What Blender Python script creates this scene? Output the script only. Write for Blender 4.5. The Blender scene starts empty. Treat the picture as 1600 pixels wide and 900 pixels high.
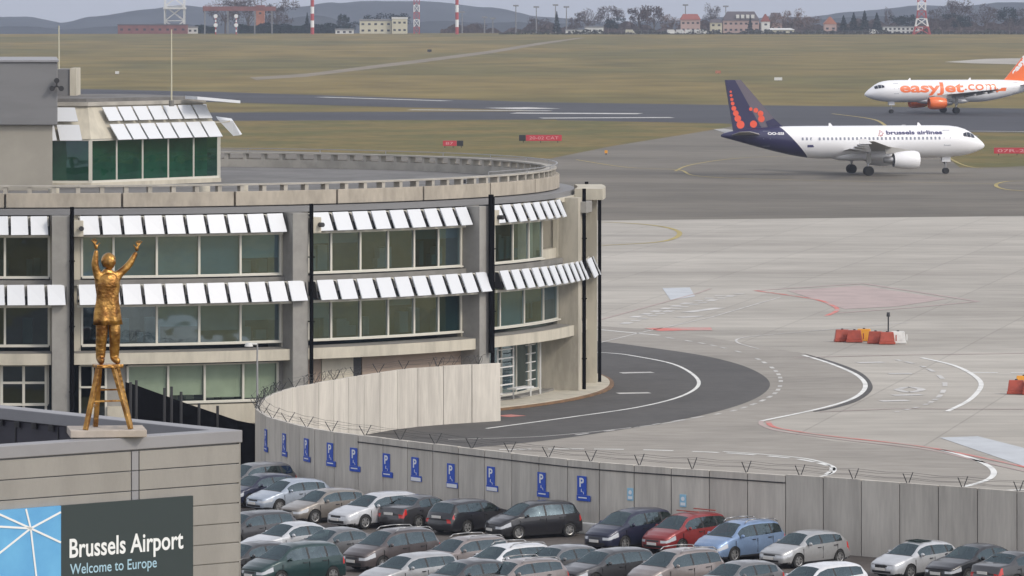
import bpy, bmesh, math, random
from mathutils import Vector, Matrix
R = math.radians
random.seed(7)
scn = bpy.context.scene
COL = scn.collection

# ---------------------------------------------------------------- camera, light, exposure
FPX, EYE, YH = 8500.0, 24.0, -30.0          # focal length in photo pixels, eye height, horizon row
cam_d = bpy.data.cameras.new('camera')
cam = bpy.data.objects.new('camera', cam_d); COL.objects.link(cam)
cam_d.sensor_width = 36.0
cam_d.lens = 36.0 * FPX / 1600.0
cam_d.shift_y = -(450.0 - YH) / 1600.0
cam_d.clip_start = 1.0; cam_d.clip_end = 40000.0
cam.location = (0, 0, EYE); cam.rotation_euler = (R(90), 0, 0)
scn.camera = cam

SUN_AZ, SUN_EL = 128.0, 38.0
world = bpy.data.worlds.new('World'); scn.world = world; world.use_nodes = True
wn = world.node_tree.nodes; wl = world.node_tree.links
bg = wn['Background']
sky = wn.new('ShaderNodeTexSky'); sky.sky_type = 'NISHITA'; sky.sun_disc = False
sky.sun_elevation = R(SUN_EL); sky.sun_rotation = R(SUN_AZ)
sky.dust_density = 2.0; sky.air_density = 1.0; sky.ozone_density = 1.5; sky.altitude = 50
hs = wn.new('ShaderNodeHueSaturation'); hs.inputs['Saturation'].default_value = 0.16
hs.inputs['Value'].default_value = 1.05
tint = wn.new('ShaderNodeMix'); tint.data_type = 'RGBA'; tint.blend_type = 'MULTIPLY'
tint.inputs[0].default_value = 1.0; tint.inputs[7].default_value = (1.0, 0.99, 1.0, 1)
wl.new(sky.outputs[0], hs.inputs['Color']); wl.new(hs.outputs[0], tint.inputs[6]); 
cloud = wn.new('ShaderNodeMix'); cloud.data_type = 'RGBA'; cloud.inputs[0].default_value = 0.5      # thin even overcast
cloud.inputs[7].default_value = (3.5, 3.68, 4.2, 1)
wl.new(tint.outputs[2], cloud.inputs[6]); wl.new(cloud.outputs[2], bg.inputs[0])
bg.inputs[1].default_value = 0.15
sun_d = bpy.data.lights.new('sun', 'SUN'); sun_d.energy = 1.0; sun_d.angle = R(12); sun_d.color = (1.0, 0.90, 0.76)
sun = bpy.data.objects.new('sun', sun_d); COL.objects.link(sun)
_sd = Vector((math.sin(R(SUN_AZ)) * math.cos(R(SUN_EL)), math.cos(R(SUN_AZ)) * math.cos(R(SUN_EL)), math.sin(R(SUN_EL))))
sun.rotation_euler = _sd.to_track_quat('Z', 'Y').to_euler(); sun.location = _sd * 200
scn.view_settings.view_transform = 'Standard'; scn.view_settings.look = 'None'
scn.view_settings.gamma = 1.0; scn.view_settings.use_curve_mapping = False
scn.view_settings.exposure = 0.56
scn.cycles.max_bounces = 5; scn.cycles.diffuse_bounces = 2; scn.cycles.glossy_bounces = 3
scn.cycles.transparent_max_bounces = 8; scn.cycles.volume_bounces = 0
scn.cycles.use_denoising = True
scn.cycles.caustics_reflective = False; scn.cycles.caustics_refractive = False

def P(px, py, z=0.0):
    """world point at height z seen at this photo pixel"""
    d = FPX * (EYE - z) / (py - YH)
    return Vector(((px - 800.0) / FPX * d, d, z))

def PD(px, py, d):
    """world point at distance d"""
    return Vector(((px - 800.0) / FPX * d, d, EYE - (py - YH) / FPX * d))

# ---------------------------------------------------------------- materials
def mat(name, color, rough=0.8, metal=0.0, var=0.0, vscale=1.0, bump=0.0, bscale=8.0, coat=0.0, spec=None,
        stretch=(1, 1, 1), dark=None, vlow=0.42, vhigh=0.6, world_space=True, fine=0.0, fscale=6.0, island=0.0):
    m = bpy.data.materials.new(name); m.use_nodes = True
    nt = m.node_tree; n = nt.nodes; l = nt.links
    b = n['Principled BSDF']
    b.inputs['Base Color'].default_value = (*color, 1)
    b.inputs['Roughness'].default_value = rough; b.inputs['Metallic'].default_value = metal
    if coat: b.inputs['Coat Weight'].default_value = coat; b.inputs['Coat Roughness'].default_value = 0.06
    if spec is not None: b.inputs['Specular IOR Level'].default_value = spec
    if var or bump or fine or island:
        if world_space:
            g = n.new('ShaderNodeNewGeometry'); src = g.outputs['Position']
        else:
            g = n.new('ShaderNodeTexCoord'); src = g.outputs['Object']
        mp = n.new('ShaderNodeMapping'); mp.inputs['Scale'].default_value = stretch
        l.new(src, mp.inputs[0])
        cur = None
        if var:
            nz = n.new('ShaderNodeTexNoise'); nz.inputs['Scale'].default_value = vscale
            nz.inputs['Detail'].default_value = 6; nz.inputs['Roughness'].default_value = 0.6
            l.new(mp.outputs[0], nz.inputs['Vector'])
            rr = n.new('ShaderNodeMapRange'); rr.inputs[1].default_value = vlow; rr.inputs[2].default_value = vhigh
            l.new(nz.outputs[0], rr.inputs[0])
            mx = n.new('ShaderNodeMix'); mx.data_type = 'RGBA'
            l.new(rr.outputs[0], mx.inputs[0])
            mx.inputs[6].default_value = (*color, 1)
            dk = dark if dark else tuple(c * (1 - var) for c in color)
            mx.inputs[7].default_value = (*dk, 1)
            cur = mx.outputs[2]
        if fine:
            nf = n.new('ShaderNodeTexNoise'); nf.inputs['Scale'].default_value = fscale
            nf.inputs['Detail'].default_value = 4
            l.new(mp.outputs[0], nf.inputs['Vector'])
            r2 = n.new('ShaderNodeMapRange'); r2.inputs[1].default_value = 0.3; r2.inputs[2].default_value = 0.7
            r2.inputs[3].default_value = 1 - fine; r2.inputs[4].default_value = 1 + fine
            l.new(nf.outputs[0], r2.inputs[0])
            vm = n.new('ShaderNodeMix'); vm.data_type = 'RGBA'; vm.blend_type = 'MULTIPLY'; vm.inputs[0].default_value = 1
            vm.clamp_result = False
            if cur is None: vm.inputs[6].default_value = (*color, 1)
            else: l.new(cur, vm.inputs[6])
            l.new(r2.outputs[0], vm.inputs[7]); cur = vm.outputs[2]
        if island:
            oi = n.new('ShaderNodeObjectInfo')
            r3 = n.new('ShaderNodeMapRange'); r3.inputs[3].default_value = 1 - island; r3.inputs[4].default_value = 1 + island
            l.new(oi.outputs['Random'], r3.inputs[0])
            vi = n.new('ShaderNodeMix'); vi.data_type = 'RGBA'; vi.blend_type = 'MULTIPLY'; vi.inputs[0].default_value = 1
            if cur is None: vi.inputs[6].default_value = (*color, 1)
            else: l.new(cur, vi.inputs[6])
            l.new(r3.outputs[0], vi.inputs[7]); cur = vi.outputs[2]
        if cur is not None: l.new(cur, b.inputs['Base Color'])
        if bump:
            nb = n.new('ShaderNodeTexNoise'); nb.inputs['Scale'].default_value = bscale; nb.inputs['Detail'].default_value = 5
            l.new(mp.outputs[0], nb.inputs['Vector'])
            bp = n.new('ShaderNodeBump'); bp.inputs['Strength'].default_value = bump; bp.inputs['Distance'].default_value = 0.05
            l.new(nb.outputs[0], bp.inputs['Height']); l.new(bp.outputs[0], b.inputs['Normal'])
    return m

M = {}
M['grass'] = mat('grass', (0.205, 0.158, 0.060), 0.95, var=1, dark=(0.145, 0.126, 0.050), vscale=0.008, fine=0.24, fscale=0.05, vlow=.44, vhigh=.58, spec=.1, stretch=(1, .55, 1))
M['grass_near'] = mat('grass_near', (0.19, 0.145, 0.055), 0.95, var=1, dark=(0.125, 0.118, 0.045), vscale=0.05, fine=0.18, fscale=0.35, spec=.1)
M['soil_track'] = mat('soil_track', (0.27, 0.235, 0.18), 0.95, var=.2, vscale=.05, spec=.1)
M['runway'] = mat('runway_asphalt', (0.058, 0.059, 0.068), 0.85, var=.25, vscale=.03, fine=.12, fscale=.2, stretch=(.3, 1, 1), spec=.3)
M['apron_asphalt'] = mat('apron_asphalt', (0.178, 0.160, 0.132), 0.88, var=.28, vscale=.045, fine=.12, fscale=.5, stretch=(.35, .8, 1), spec=.3)
M['road'] = mat('road_asphalt', (0.10, 0.096, 0.092), 0.85, var=.16, vscale=.12, fine=.10, fscale=1.2, spec=.3)
M['beige'] = mat('service_road_asphalt', (0.33, 0.305, 0.27), 0.88, var=.16, vscale=.1, fine=.10, fscale=1.0, spec=.3, stretch=(.5, 1, 1))
M['lot'] = mat('parking_asphalt', (0.125, 0.11, 0.10), 0.85, var=.3, vscale=.25, fine=.15, fscale=2.5, spec=.3)
M['white_line'] = mat('white_line', (0.80, 0.80, 0.77), 0.7, var=.3, vscale=.6, vlow=.45, vhigh=.7)
M['faded_line'] = mat('faded_white_line', (0.60, 0.585, 0.56), 0.7, var=.25, vscale=.5)
M['red_line'] = mat('red_line', (0.62, 0.15, 0.12), 0.7, var=1, dark=(0.46, 0.30, 0.27), vscale=.35)
M['pink_line'] = mat('faded_red_line', (0.44, 0.345, 0.32), 0.7, var=.15, vscale=.4)
M['yellow_line'] = mat('yellow_line', (0.42, 0.33, 0.10), 0.7, var=.25, vscale=.5)
M['brown_kerb'] = mat('rust_stained_kerb', (0.22, 0.13, 0.07), 0.9, var=.3, vscale=1)
M['blue_patch'] = mat('pale_painted_patch', (0.52, 0.545, 0.57), 0.7, var=.12, vscale=.4)

def concrete_mat():
    m = mat('apron_concrete', (0.475, 0.445, 0.395), 0.88, var=1, dark=(0.345, 0.32, 0.282), vscale=.035, fine=.10, fscale=.6, stretch=(.4, 1, 1), spec=.3, vlow=.4, vhigh=.66)
    nt = m.node_tree; n = nt.nodes; l = nt.links
    b = n['Principled BSDF']; src = b.inputs['Base Color'].links[0].from_socket
    g = n.new('ShaderNodeNewGeometry'); mp = n.new('ShaderNodeMapping'); mp.inputs['Rotation'].default_value = (0, 0, R(12))
    br = n.new('ShaderNodeTexBrick'); br.offset = 0
    br.inputs['Scale'].default_value = 0.1333; br.inputs['Mortar Size'].default_value = 0.008; br.inputs['Brick Width'].default_value = 1; br.inputs['Row Height'].default_value = 1
    br.inputs['Color1'].default_value = (1, 1, 1, 1); br.inputs['Color2'].default_value = (.9, .9, .9, 1); br.inputs['Mortar'].default_value = (.72, .72, .72, 1)
    l.new(g.outputs['Position'], mp.inputs[0]); l.new(mp.outputs[0], br.inputs[0])
    mx = n.new('ShaderNodeMix'); mx.data_type = 'RGBA'; mx.blend_type = 'MULTIPLY'; mx.inputs[0].default_value = .8
    l.new(src, mx.inputs[6]); l.new(br.outputs[0], mx.inputs[7])
    # long dark tyre and oil streaks
    mp2 = n.new('ShaderNodeMapping'); mp2.inputs['Rotation'].default_value = (0, 0, R(-8)); mp2.inputs['Scale'].default_value = (.012, .11, 1)
    l.new(g.outputs['Position'], mp2.inputs[0])
    nz = n.new('ShaderNodeTexNoise'); nz.inputs['Scale'].default_value = 1; nz.inputs['Detail'].default_value = 5
    l.new(mp2.outputs[0], nz.inputs[0])
    rr = n.new('ShaderNodeMapRange'); rr.inputs[1].default_value = .5; rr.inputs[2].default_value = .7; rr.inputs[3].default_value = 1; rr.inputs[4].default_value = .80
    l.new(nz.outputs[0], rr.inputs[0])
    m2 = n.new('ShaderNodeMix'); m2.data_type = 'RGBA'; m2.blend_type = 'MULTIPLY'; m2.inputs[0].default_value = 1
    l.new(mx.outputs[2], m2.inputs[6]); l.new(rr.outputs[0], m2.inputs[7]); l.new(m2.outputs[2], b.inputs['Base Color'])
    return m
M['concrete'] = concrete_mat()
M['hill'] = mat('wooded_hill', (0.06, 0.068, 0.075), 0.95, var=.3, vscale=.006, spec=.0)
M['cream'] = mat('cream_concrete', (0.54, 0.50, 0.41), 0.85, var=.30, vscale=1.0, stretch=(1, 1, .25), vlow=.45, vhigh=.75, fine=.05, fscale=3, bump=.1)
M['pier'] = mat('shaded_pier_concrete', (0.31, 0.30, 0.28), 0.85, var=.15, vscale=.6, fine=.05, fscale=3)  # pier concrete with the shade of left-facing sides put into its colour
M['fascia'] = mat('fascia_concrete', (0.42, 0.375, 0.31), 0.88, var=.2, vscale=.9, fine=.08, fscale=4, stretch=(1, 1, .4))
M['rail_concrete'] = mat('rail_concrete', (0.42, 0.395, 0.35), 0.88, var=.2, vscale=.9)
M['roof_felt'] = mat('roof_felt', (0.17, 0.165, 0.16), 0.9, var=.25, vscale=.3, fine=.1, fscale=2)
M['ledge'] = mat('grey_ledge', (0.24, 0.23, 0.21), 0.85, var=.2, vscale=.7)
M['shade'] = mat('white_aluminium', (0.66, 0.68, 0.71), 0.45)
M['frame'] = mat('cream_window_frame', (0.62, 0.60, 0.53), 0.5)
M['dark_metal'] = mat('dark_metal', (0.03, 0.03, 0.033), 0.5)
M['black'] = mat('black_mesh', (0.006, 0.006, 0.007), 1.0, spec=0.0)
M['clad_grey'] = mat('grey_cladding', (0.205, 0.205, 0.21), 0.6, var=.08, vscale=1.2, stretch=(.2, .2, 1.5))
M['render_beige'] = mat('beige_render', (0.36, 0.335, 0.285), 0.85, var=.1, vscale=.4)
M['pinkish'] = mat('pinkish_panel', (0.38, 0.30, 0.24), 0.85, var=.1, vscale=.5)
M['clad'] = mat('cladding_panel', (0.285, 0.272, 0.25), 0.5, var=.10, vscale=1.2, stretch=(1.5, 1.5, .5), island=.03, fine=.02, fscale=20)
M['clad_top'] = mat('parapet_cap', (0.27, 0.268, 0.28), 0.5, var=.08, vscale=1)
M['well'] = mat('roof_well_cladding', (0.05, 0.048, 0.062), 0.6, var=.2, vscale=1.5)
M['wall_conc'] = mat('precast_concrete', (0.57, 0.535, 0.475), 0.88, var=1, dark=(0.45, 0.42, 0.375), vscale=.9, fine=.07, fscale=5, stretch=(1.8, 1.8, .2), island=.07, vlow=.4, vhigh=.68)
M['sign_blue'] = mat('sign_blue', (0.02, 0.085, 0.50), 0.4)
M['sign_white'] = mat('sign_white', (0.8, 0.82, 0.85), 0.4)
M['sign_cyan'] = mat('sign_pale_blue', (0.30, 0.55, 0.72), 0.4)
M['board_dark'] = mat('board_dark_green', (0.028, 0.042, 0.044), 0.45)
M['board_blue'] = mat('board_light_blue', (0.10, 0.33, 0.62), 0.45, var=1, dark=(0.14, 0.42, 0.70), vscale=.7)
M['board_white'] = mat('board_white', (0.78, 0.80, 0.80), 0.5)
M['board_pale'] = mat('board_pale_blue', (0.36, 0.55, 0.66), 0.5)
M['gold'] = mat('gilded_bronze', (0.52, 0.29, 0.085), 0.34, metal=.9, var=1, dark=(0.22, 0.10, 0.03), vscale=4, bump=.5, bscale=14, vlow=.4, vhigh=.62)
M['gold_pale'] = mat('pale_gilt', (0.60, 0.38, 0.14), 0.42, metal=.8)
M['red_plastic'] = mat('red_plastic', (0.42, 0.075, 0.045), 0.5, var=.25, vscale=2)
M['white_plastic'] = mat('white_plastic', (0.72, 0.72, 0.70), 0.5, var=.15, vscale=2)
M['orange_plastic'] = mat('orange_plastic', (0.75, 0.33, 0.03), 0.5)
M['plane_white'] = mat('aircraft_white', (0.86, 0.86, 0.88), 0.3, coat=.3)
M['plane_navy'] = mat('aircraft_navy', (0.022, 0.02, 0.075), 0.35, coat=.3)
M['fin_grey'] = mat('fin_grey', (0.13, 0.11, 0.14), 0.35, coat=.3)
M['fin_dot'] = mat('fin_dot_red', (0.80, 0.10, 0.045), 0.4)
M['wing_grey'] = mat('wing_grey', (0.36, 0.35, 0.33), 0.4)
M['orange'] = mat('aircraft_orange', (0.88, 0.17, 0.03), 0.35, coat=.3)
M['plane_glass'] = mat('aircraft_glass', (0.03, 0.035, 0.05), 0.1)
M['win_grey'] = mat('cabin_window', (0.22, 0.24, 0.30), 0.3)
M['navy_text'] = mat('navy_text', (0.06, 0.06, 0.16), 0.5)
M['pink_text'] = mat('pink_logo', (0.62, 0.35, 0.36), 0.5)
M['tyre'] = mat('tyre_rubber', (0.018, 0.018, 0.018), 0.85)
M['rim'] = mat('alloy', (0.38, 0.38, 0.38), 0.35, metal=.6)
M['steel'] = mat('steel', (0.35, 0.35, 0.36), 0.45, metal=.6)
M['mast_red'] = mat('mast_red', (0.40, 0.05, 0.05), 0.6)
M['mast_white'] = mat('mast_white', (0.78, 0.78, 0.78), 0.6)
M['sign_red'] = mat('sign_red', (0.48, 0.035, 0.05), 0.5)
M['brick_red'] = mat('brick_red', (0.23, 0.095, 0.085), 0.9, var=.2, vscale=.3)
M['brick_orange'] = mat('brick_orange', (0.42, 0.17, 0.10), 0.9, var=.2, vscale=.3)
M['house_cream'] = mat('house_cream', (0.58, 0.55, 0.42), 0.85, var=.1, vscale=.2)
M['house_white'] = mat('house_white', (0.66, 0.66, 0.64), 0.8, var=.1, vscale=.2)
M['house_pink'] = mat('house_pink', (0.46, 0.33, 0.30), 0.85, var=.1, vscale=.2)
M['roof_red'] = mat('roof_red', (0.28, 0.09, 0.07), 0.85)
M['roof_slate'] = mat('roof_slate', (0.10, 0.085, 0.09), 0.85)
M['win_dark'] = mat('window_dark', (0.035, 0.04, 0.05), 0.25)
M['fol_dark'] = mat('conifer_foliage', (0.012, 0.030, 0.026), 0.9, var=.5, vscale=.5, spec=.1)
M['fol_brown'] = mat('bare_twigs', (0.105, 0.078, 0.07), 0.9, var=.5, vscale=.5, spec=.1)
M['fol_orange'] = mat('russet_twigs', (0.19, 0.12, 0.085), 0.9, var=.4, vscale=.5, spec=.1)
M['bark'] = mat('bark', (0.09, 0.07, 0.055), 0.9)
M['hedge'] = mat('hedge_foliage', (0.010, 0.028, 0.022), 0.9, var=.5, vscale=.6, spec=.1)
M['plate'] = mat('plate_white', (0.68, 0.66, 0.62), 0.5)
M['seat'] = mat('seat_cloth', (0.09, 0.09, 0.092), 0.9)
M['pier_sunlit'] = mat('sunlit_pier_concrete', (0.46, 0.425, 0.35), 0.85, var=.3, vscale=1, stretch=(1, 1, .25))  # same pier concrete, sunlit tone put into the colour
M['scrub'] = mat('scrub_foliage', (0.06, 0.065, 0.05), 0.9, var=.4, vscale=.3, spec=.1)
M['headlamp'] = mat('headlamp_glass', (0.50, 0.52, 0.55), 0.12, coat=.5)
M['taillamp'] = mat('taillamp_red', (0.52, 0.02, 0.015), 0.2, coat=.5)
M['trim_black'] = mat('black_trim', (0.018, 0.018, 0.02), 0.6)
M['window_inside'] = mat('interior_dark', (0.03, 0.05, 0.062), 0.9, var=.6, vscale=.6)
M['blind_pale'] = mat('pale_blind', (0.50, 0.52, 0.42), 0.9, var=.15, vscale=.6)
M['blind_green'] = mat('green_blind', (0.16, 0.34, 0.24), 0.9, var=.3, vscale=.5)
M['blind'] = mat('interior_blind', (0.17, 0.26, 0.31), 0.9, var=.2, vscale=.4)
M['ped'] = mat('plinth_concrete', (0.48, 0.42, 0.36), 0.8, var=.15, vscale=3)

def glass_mat(name, tint, gloss=0.25, nscale=.5):
    m = bpy.data.materials.new(name); m.use_nodes = True
    nt = m.node_tree; n = nt.nodes; l = nt.links; n.clear()
    o = n.new('ShaderNodeOutputMaterial'); t = n.new('ShaderNodeBsdfTransparent'); g = n.new('ShaderNodeBsdfGlossy')
    t.inputs[0].default_value = (*tint, 1); g.inputs['Roughness'].default_value = 0.03; g.inputs[0].default_value = (.72, .90, .97, 1)
    geo = n.new('ShaderNodeNewGeometry'); nz = n.new('ShaderNodeTexNoise'); nz.inputs['Scale'].default_value = nscale
    bp = n.new('ShaderNodeBump'); bp.inputs['Strength'].default_value = .07; bp.inputs['Distance'].default_value = .2
    l.new(geo.outputs['Position'], nz.inputs[0]); l.new(nz.outputs[0], bp.inputs['Height']); l.new(bp.outputs[0], g.inputs['Normal'])
    mx = n.new('ShaderNodeMixShader'); mx.inputs[0].default_value = gloss
    l.new(t.outputs[0], mx.inputs[1]); l.new(g.outputs[0], mx.inputs[2]); l.new(mx.outputs[0], o.inputs[0])
    return m
M['carglass'] = glass_mat('car_glass', (.24, .29, .28), .15, 2)
G = [glass_mat('green_glass_light', (.42, .62, .68), .36), glass_mat('green_glass_mid', (.32, .46, .54), .34),
     glass_mat('green_glass_dark', (.16, .28, .27), .12), glass_mat('blue_glass', (.42, .55, .60), .34), glass_mat('pale_glass', (.82, .90, .84), .14), glass_mat('deep_green_glass', (.22, .42, .35), .10)]

# ---------------------------------------------------------------- helpers
def children(o): return [c for c in bpy.data.objects if c.parent == o]

def tag(o, label=None, cat=None, group=None, kind=None):
    if label: o['label'] = label
    if cat: o['category'] = cat
    if group: o['group'] = group
    if kind: o['kind'] = kind
    return o

def thing(name, label, cat, loc=(0, 0, 0), rz=0.0, group=None):
    o = bpy.data.objects.new(name, None); COL.objects.link(o)
    o.location = loc; o.rotation_euler = (0, 0, rz); o.empty_display_size = .3
    return tag(o, label, cat, group)

class MB:
    """collects simple shapes into one mesh, optional several materials"""
    def __init__(s): s.v = []; s.f = []; s.mi = []; s.m = 0
    def add(s, vs, fs):
        b = len(s.v); s.v += [tuple(v) for v in vs]
        for f in fs: s.f.append([b + i for i in f]); s.mi.append(s.m)
        return s
    def box(s, x0, x1, y0, y1, z0, z1):
        vs = [(x, y, z) for z in (z0, z1) for y in (y0, y1) for x in (x0, x1)]
        return s.add(vs, [(0, 2, 3, 1), (4, 5, 7, 6), (0, 1, 5, 4), (2, 6, 7, 3), (0, 4, 6, 2), (1, 3, 7, 5)])
    def hexa(s, a, b):
        """prism between two quads a (4 pts) and b (4 pts)"""
        return s.add(list(a) + list(b), [(3, 2, 1, 0), (4, 5, 6, 7), (0, 1, 5, 4), (1, 2, 6, 5), (2, 3, 7, 6), (3, 0, 4, 7)])
    def prism(s, pts, z0, z1):
        n = len(pts)
        vs = [(p[0], p[1], z0) for p in pts] + [(p[0], p[1], z1) for p in pts]
        return s.add(vs, [tuple(reversed(range(n))), tuple(range(n, 2 * n))] + [(i, (i + 1) % n, n + (i + 1) % n, n + i) for i in range(n)])
    def bar(s, a, b, w, h=None):
        a = Vector(a); b = Vector(b); h = h or w
        d = (b - a).normalized(); u = d.cross(Vector((0, 0, 1)))
        if u.length < 1e-3: u = Vector((1, 0, 0))
        u.normalize(); v = u.cross(d).normalized()
        q = lambda p: [p - u * w / 2 - v * h / 2, p + u * w / 2 - v * h / 2, p + u * w / 2 + v * h / 2, p - u * w / 2 + v * h / 2]
        return s.hexa(q(a), q(b))
    def tube(s, a, b, r, r2=None, n=10):
        a = Vector(a); b = Vector(b); r2 = r if r2 is None else r2
        d = (b - a).normalized(); u = d.cross(Vector((0, 0, 1)))
        if u.length < 1e-3: u = Vector((1, 0, 0))
        u.normalize(); v = d.cross(u).normalized()
        vs = []
        for p, rr in ((a, r), (b, r2)):
            for i in range(n):
                t = 2 * math.pi * i / n; vs.append(p + u * math.cos(t) * rr + v * math.sin(t) * rr)
        return s.add(vs, [(i, (i + 1) % n, n + (i + 1) % n, n + i) for i in range(n)] + [tuple(reversed(range(n))), tuple(range(n, 2 * n))])
    def mesh(s, name, mats, smooth=False):
        me = bpy.data.meshes.new(name); me.from_pydata(s.v, [], s.f)
        for m in (mats if isinstance(mats, (list, tuple)) else [mats]): me.materials.append(m)
        me.polygons.foreach_set('material_index', s.mi)
        if smooth: me.polygons.foreach_set('use_smooth', [True] * len(s.f))
        me.update(); return me
    def build(s, name, mats, parent=None, smooth=False, loc=None, bevel=0, fixn=True):
        me = s.mesh(name, mats, smooth)
        if fixn:
            bm = bmesh.new(); bm.from_mesh(me); bmesh.ops.recalc_face_normals(bm, faces=bm.faces); bm.to_mesh(me); bm.free()
        return link(name, me, parent, loc, bevel)

def link(name, me, parent=None, loc=None, bevel=0):
    o = bpy.data.objects.new(name, me); COL.objects.link(o)
    if parent: o.parent = parent
    if loc is not None: o.location = loc
    if bevel:
        b = o.modifiers.new('bevel', 'BEVEL'); b.width = bevel; b.segments = 2; b.limit_method = 'ANGLE'
    return o

def dup(root, loc, rz, label=None, group=None):
    r = root.copy(); COL.objects.link(r); r.location = loc; r.rotation_euler = (0, 0, rz)
    if label: r['label'] = label
    if group: r['group'] = group
    for ch in children(root):
        c = ch.copy(); COL.objects.link(c); c.parent = r
        for g in children(ch):
            d = g.copy(); COL.objects.link(d); d.parent = c
    return r

def text_mesh(body, size=1.0, offset=0.0, shear=0.0):
    cu = bpy.data.curves.new('t', 'FONT'); cu.body = body; cu.size = size; cu.offset = offset; cu.shear = shear
    cu.resolution_u = 4
    o = bpy.data.objects.new('t', cu); COL.objects.link(o)
    dg = bpy.context.evaluated_depsgraph_get()
    me = bpy.data.meshes.new_from_object(o.evaluated_get(dg))
    bpy.data.objects.remove(o); bpy.data.curves.remove(cu)
    xs = [v.co.x for v in me.vertices]; ys = [v.co.y for v in me.vertices]
    return me, min(xs), max(xs), min(ys), max(ys)

def sheet(name, pts, z, m, kind='structure', thick=0):
    """flat ground sheet from pixel points"""
    b = MB(); q = [P(x, y) for x, y in pts]
    b.add([(p.x, p.y, z) for p in q], [tuple(range(len(q)))])
    o = b.build(name, m)
    bm = bmesh.new(); bm.from_mesh(o.data)
    for f in bm.faces:
        if f.normal.z < 0: f.normal_flip()
    bmesh.ops.triangulate(bm, faces=bm.faces); bm.to_mesh(o.data); bm.free()
    return tag(o, kind=kind)

def smooth_pts(pts, n=8):
    out = []
    for i in range(len(pts) - 1):
        p0 = pts[max(0, i - 1)]; p1 = pts[i]; p2 = pts[i + 1]; p3 = pts[min(len(pts) - 1, i + 2)]
        for k in range(n):
            t = k / n
            out.append(tuple(0.5 * (2 * b + (c - a) * t + (2 * a - 5 * b + 4 * c - d) * t * t + (-a + 3 * b - 3 * c + d) * t ** 3)
                             for a, b, c, d in zip(p0, p1, p2, p3)))
    out.append(tuple(pts[-1])); return out

def stroke(name, pts, w, z, m, dash=None, curve=True):
    """painted line along pixel points, width in metres, optional (on, off) dash lengths"""
    q = [P(x, y) for x, y in (smooth_pts(pts) if curve else pts)]
    # resample
    step = 0.8; path = [q[0]]
    for a, b in zip(q, q[1:]):
        L = (b - a).length; k = max(1, int(L / step))
        for i in range(1, k + 1): path.append(a.lerp(b, i / k))
    mb = MB(); acc = 0
    nrm = []
    for i in range(len(path)):
        a = path[max(0, i - 1)]; b = path[min(len(path) - 1, i + 1)]
        d = (b - a); d.z = 0
        if d.length < 1e-6: d = Vector((1, 0, 0))
        d.normalize(); nrm.append(Vector((-d.y, d.x, 0)))
    for i in range(len(path) - 1):
        L = (path[i + 1] - path[i]).length
        on = True if not dash else (acc % (dash[0] + dash[1])) < dash[0]
        acc += L
        if on:
            a, b = path[i], path[i + 1]; h = w / 2
            mb.add([(*(a - nrm[i] * h).xy, z), (*(b - nrm[i + 1] * h).xy, z), (*(b + nrm[i + 1] * h).xy, z), (*(a + nrm[i] * h).xy, z)], [(0, 1, 2, 3)])
    return tag(mb.build(name, m, fixn=False), kind='structure')

# ---------------------------------------------------------------- ground and everything painted on it
def far_height(x, y):
    if y < 2440: return 0.0
    edge = 2440 + 60 * math.sin(x * .004 + 1)
    t = max(0.0, y - edge)
    return -min(46.0, (t / 1100.0) ** 1.5 * 46.0) if t > 0 else 0.0

def build_ground():
    ys = [-60, 100, 400, 800, 1200, 1600, 2000, 2300] + [2400 + 40 * i for i in range(30)] + [3700, 4500, 5500, 6500, 7600]
    xs = [-1600 + 100 * i for i in range(33)]
    mb = MB(); vs = [(x, y, far_height(x, y)) for y in ys for x in xs]; n = len(xs)
    mb.add(vs, [(j * n + i, j * n + i + 1, (j + 1) * n + i + 1, (j + 1) * n + i) for j in range(len(ys) - 1) for i in range(n - 1)])
    tag(mb.build('ground', M['grass'], fixn=False, smooth=True), kind='structure')
build_ground()

Z = 0.004
sheet('near_grass', [(-200, 250), (-200, 172), (350, 172), (700, 175), (870, 185), (1150, 189), (1900, 204), (1900, 300)], .012, M['grass_near'])
# taxiways and runway
sheet('runway', [(-300, 136), (120, 139), (350, 144), (850, 160), (1130, 164), (1400, 167), (1900, 174), (1900, 209), (1400, 206), (1130, 193), (870, 188),
                 (860, 173), (600, 167), (350, 160), (120, 155), (-300, 150)], .02, M['runway'])
sheet('taxiway', [(-300, 172), (350, 176), (860, 174), (870, 187), (350, 189), (-300, 186)], .024, M['runway'])
sheet('track', [(390, 121), (480, 115), (600, 100), (640, 95), (760, 80), (840, 67), (905, 59), (915, 59), (850, 69), (770, 83), (650, 99), (600, 105), (480, 120), (400, 125)], .03, M['soil_track'])
sheet('pale_runway', [(1475, 97), (1540, 92), (1900, 86), (1900, 102), (1600, 101), (1520, 99)], .03, M['concrete'])
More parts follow.
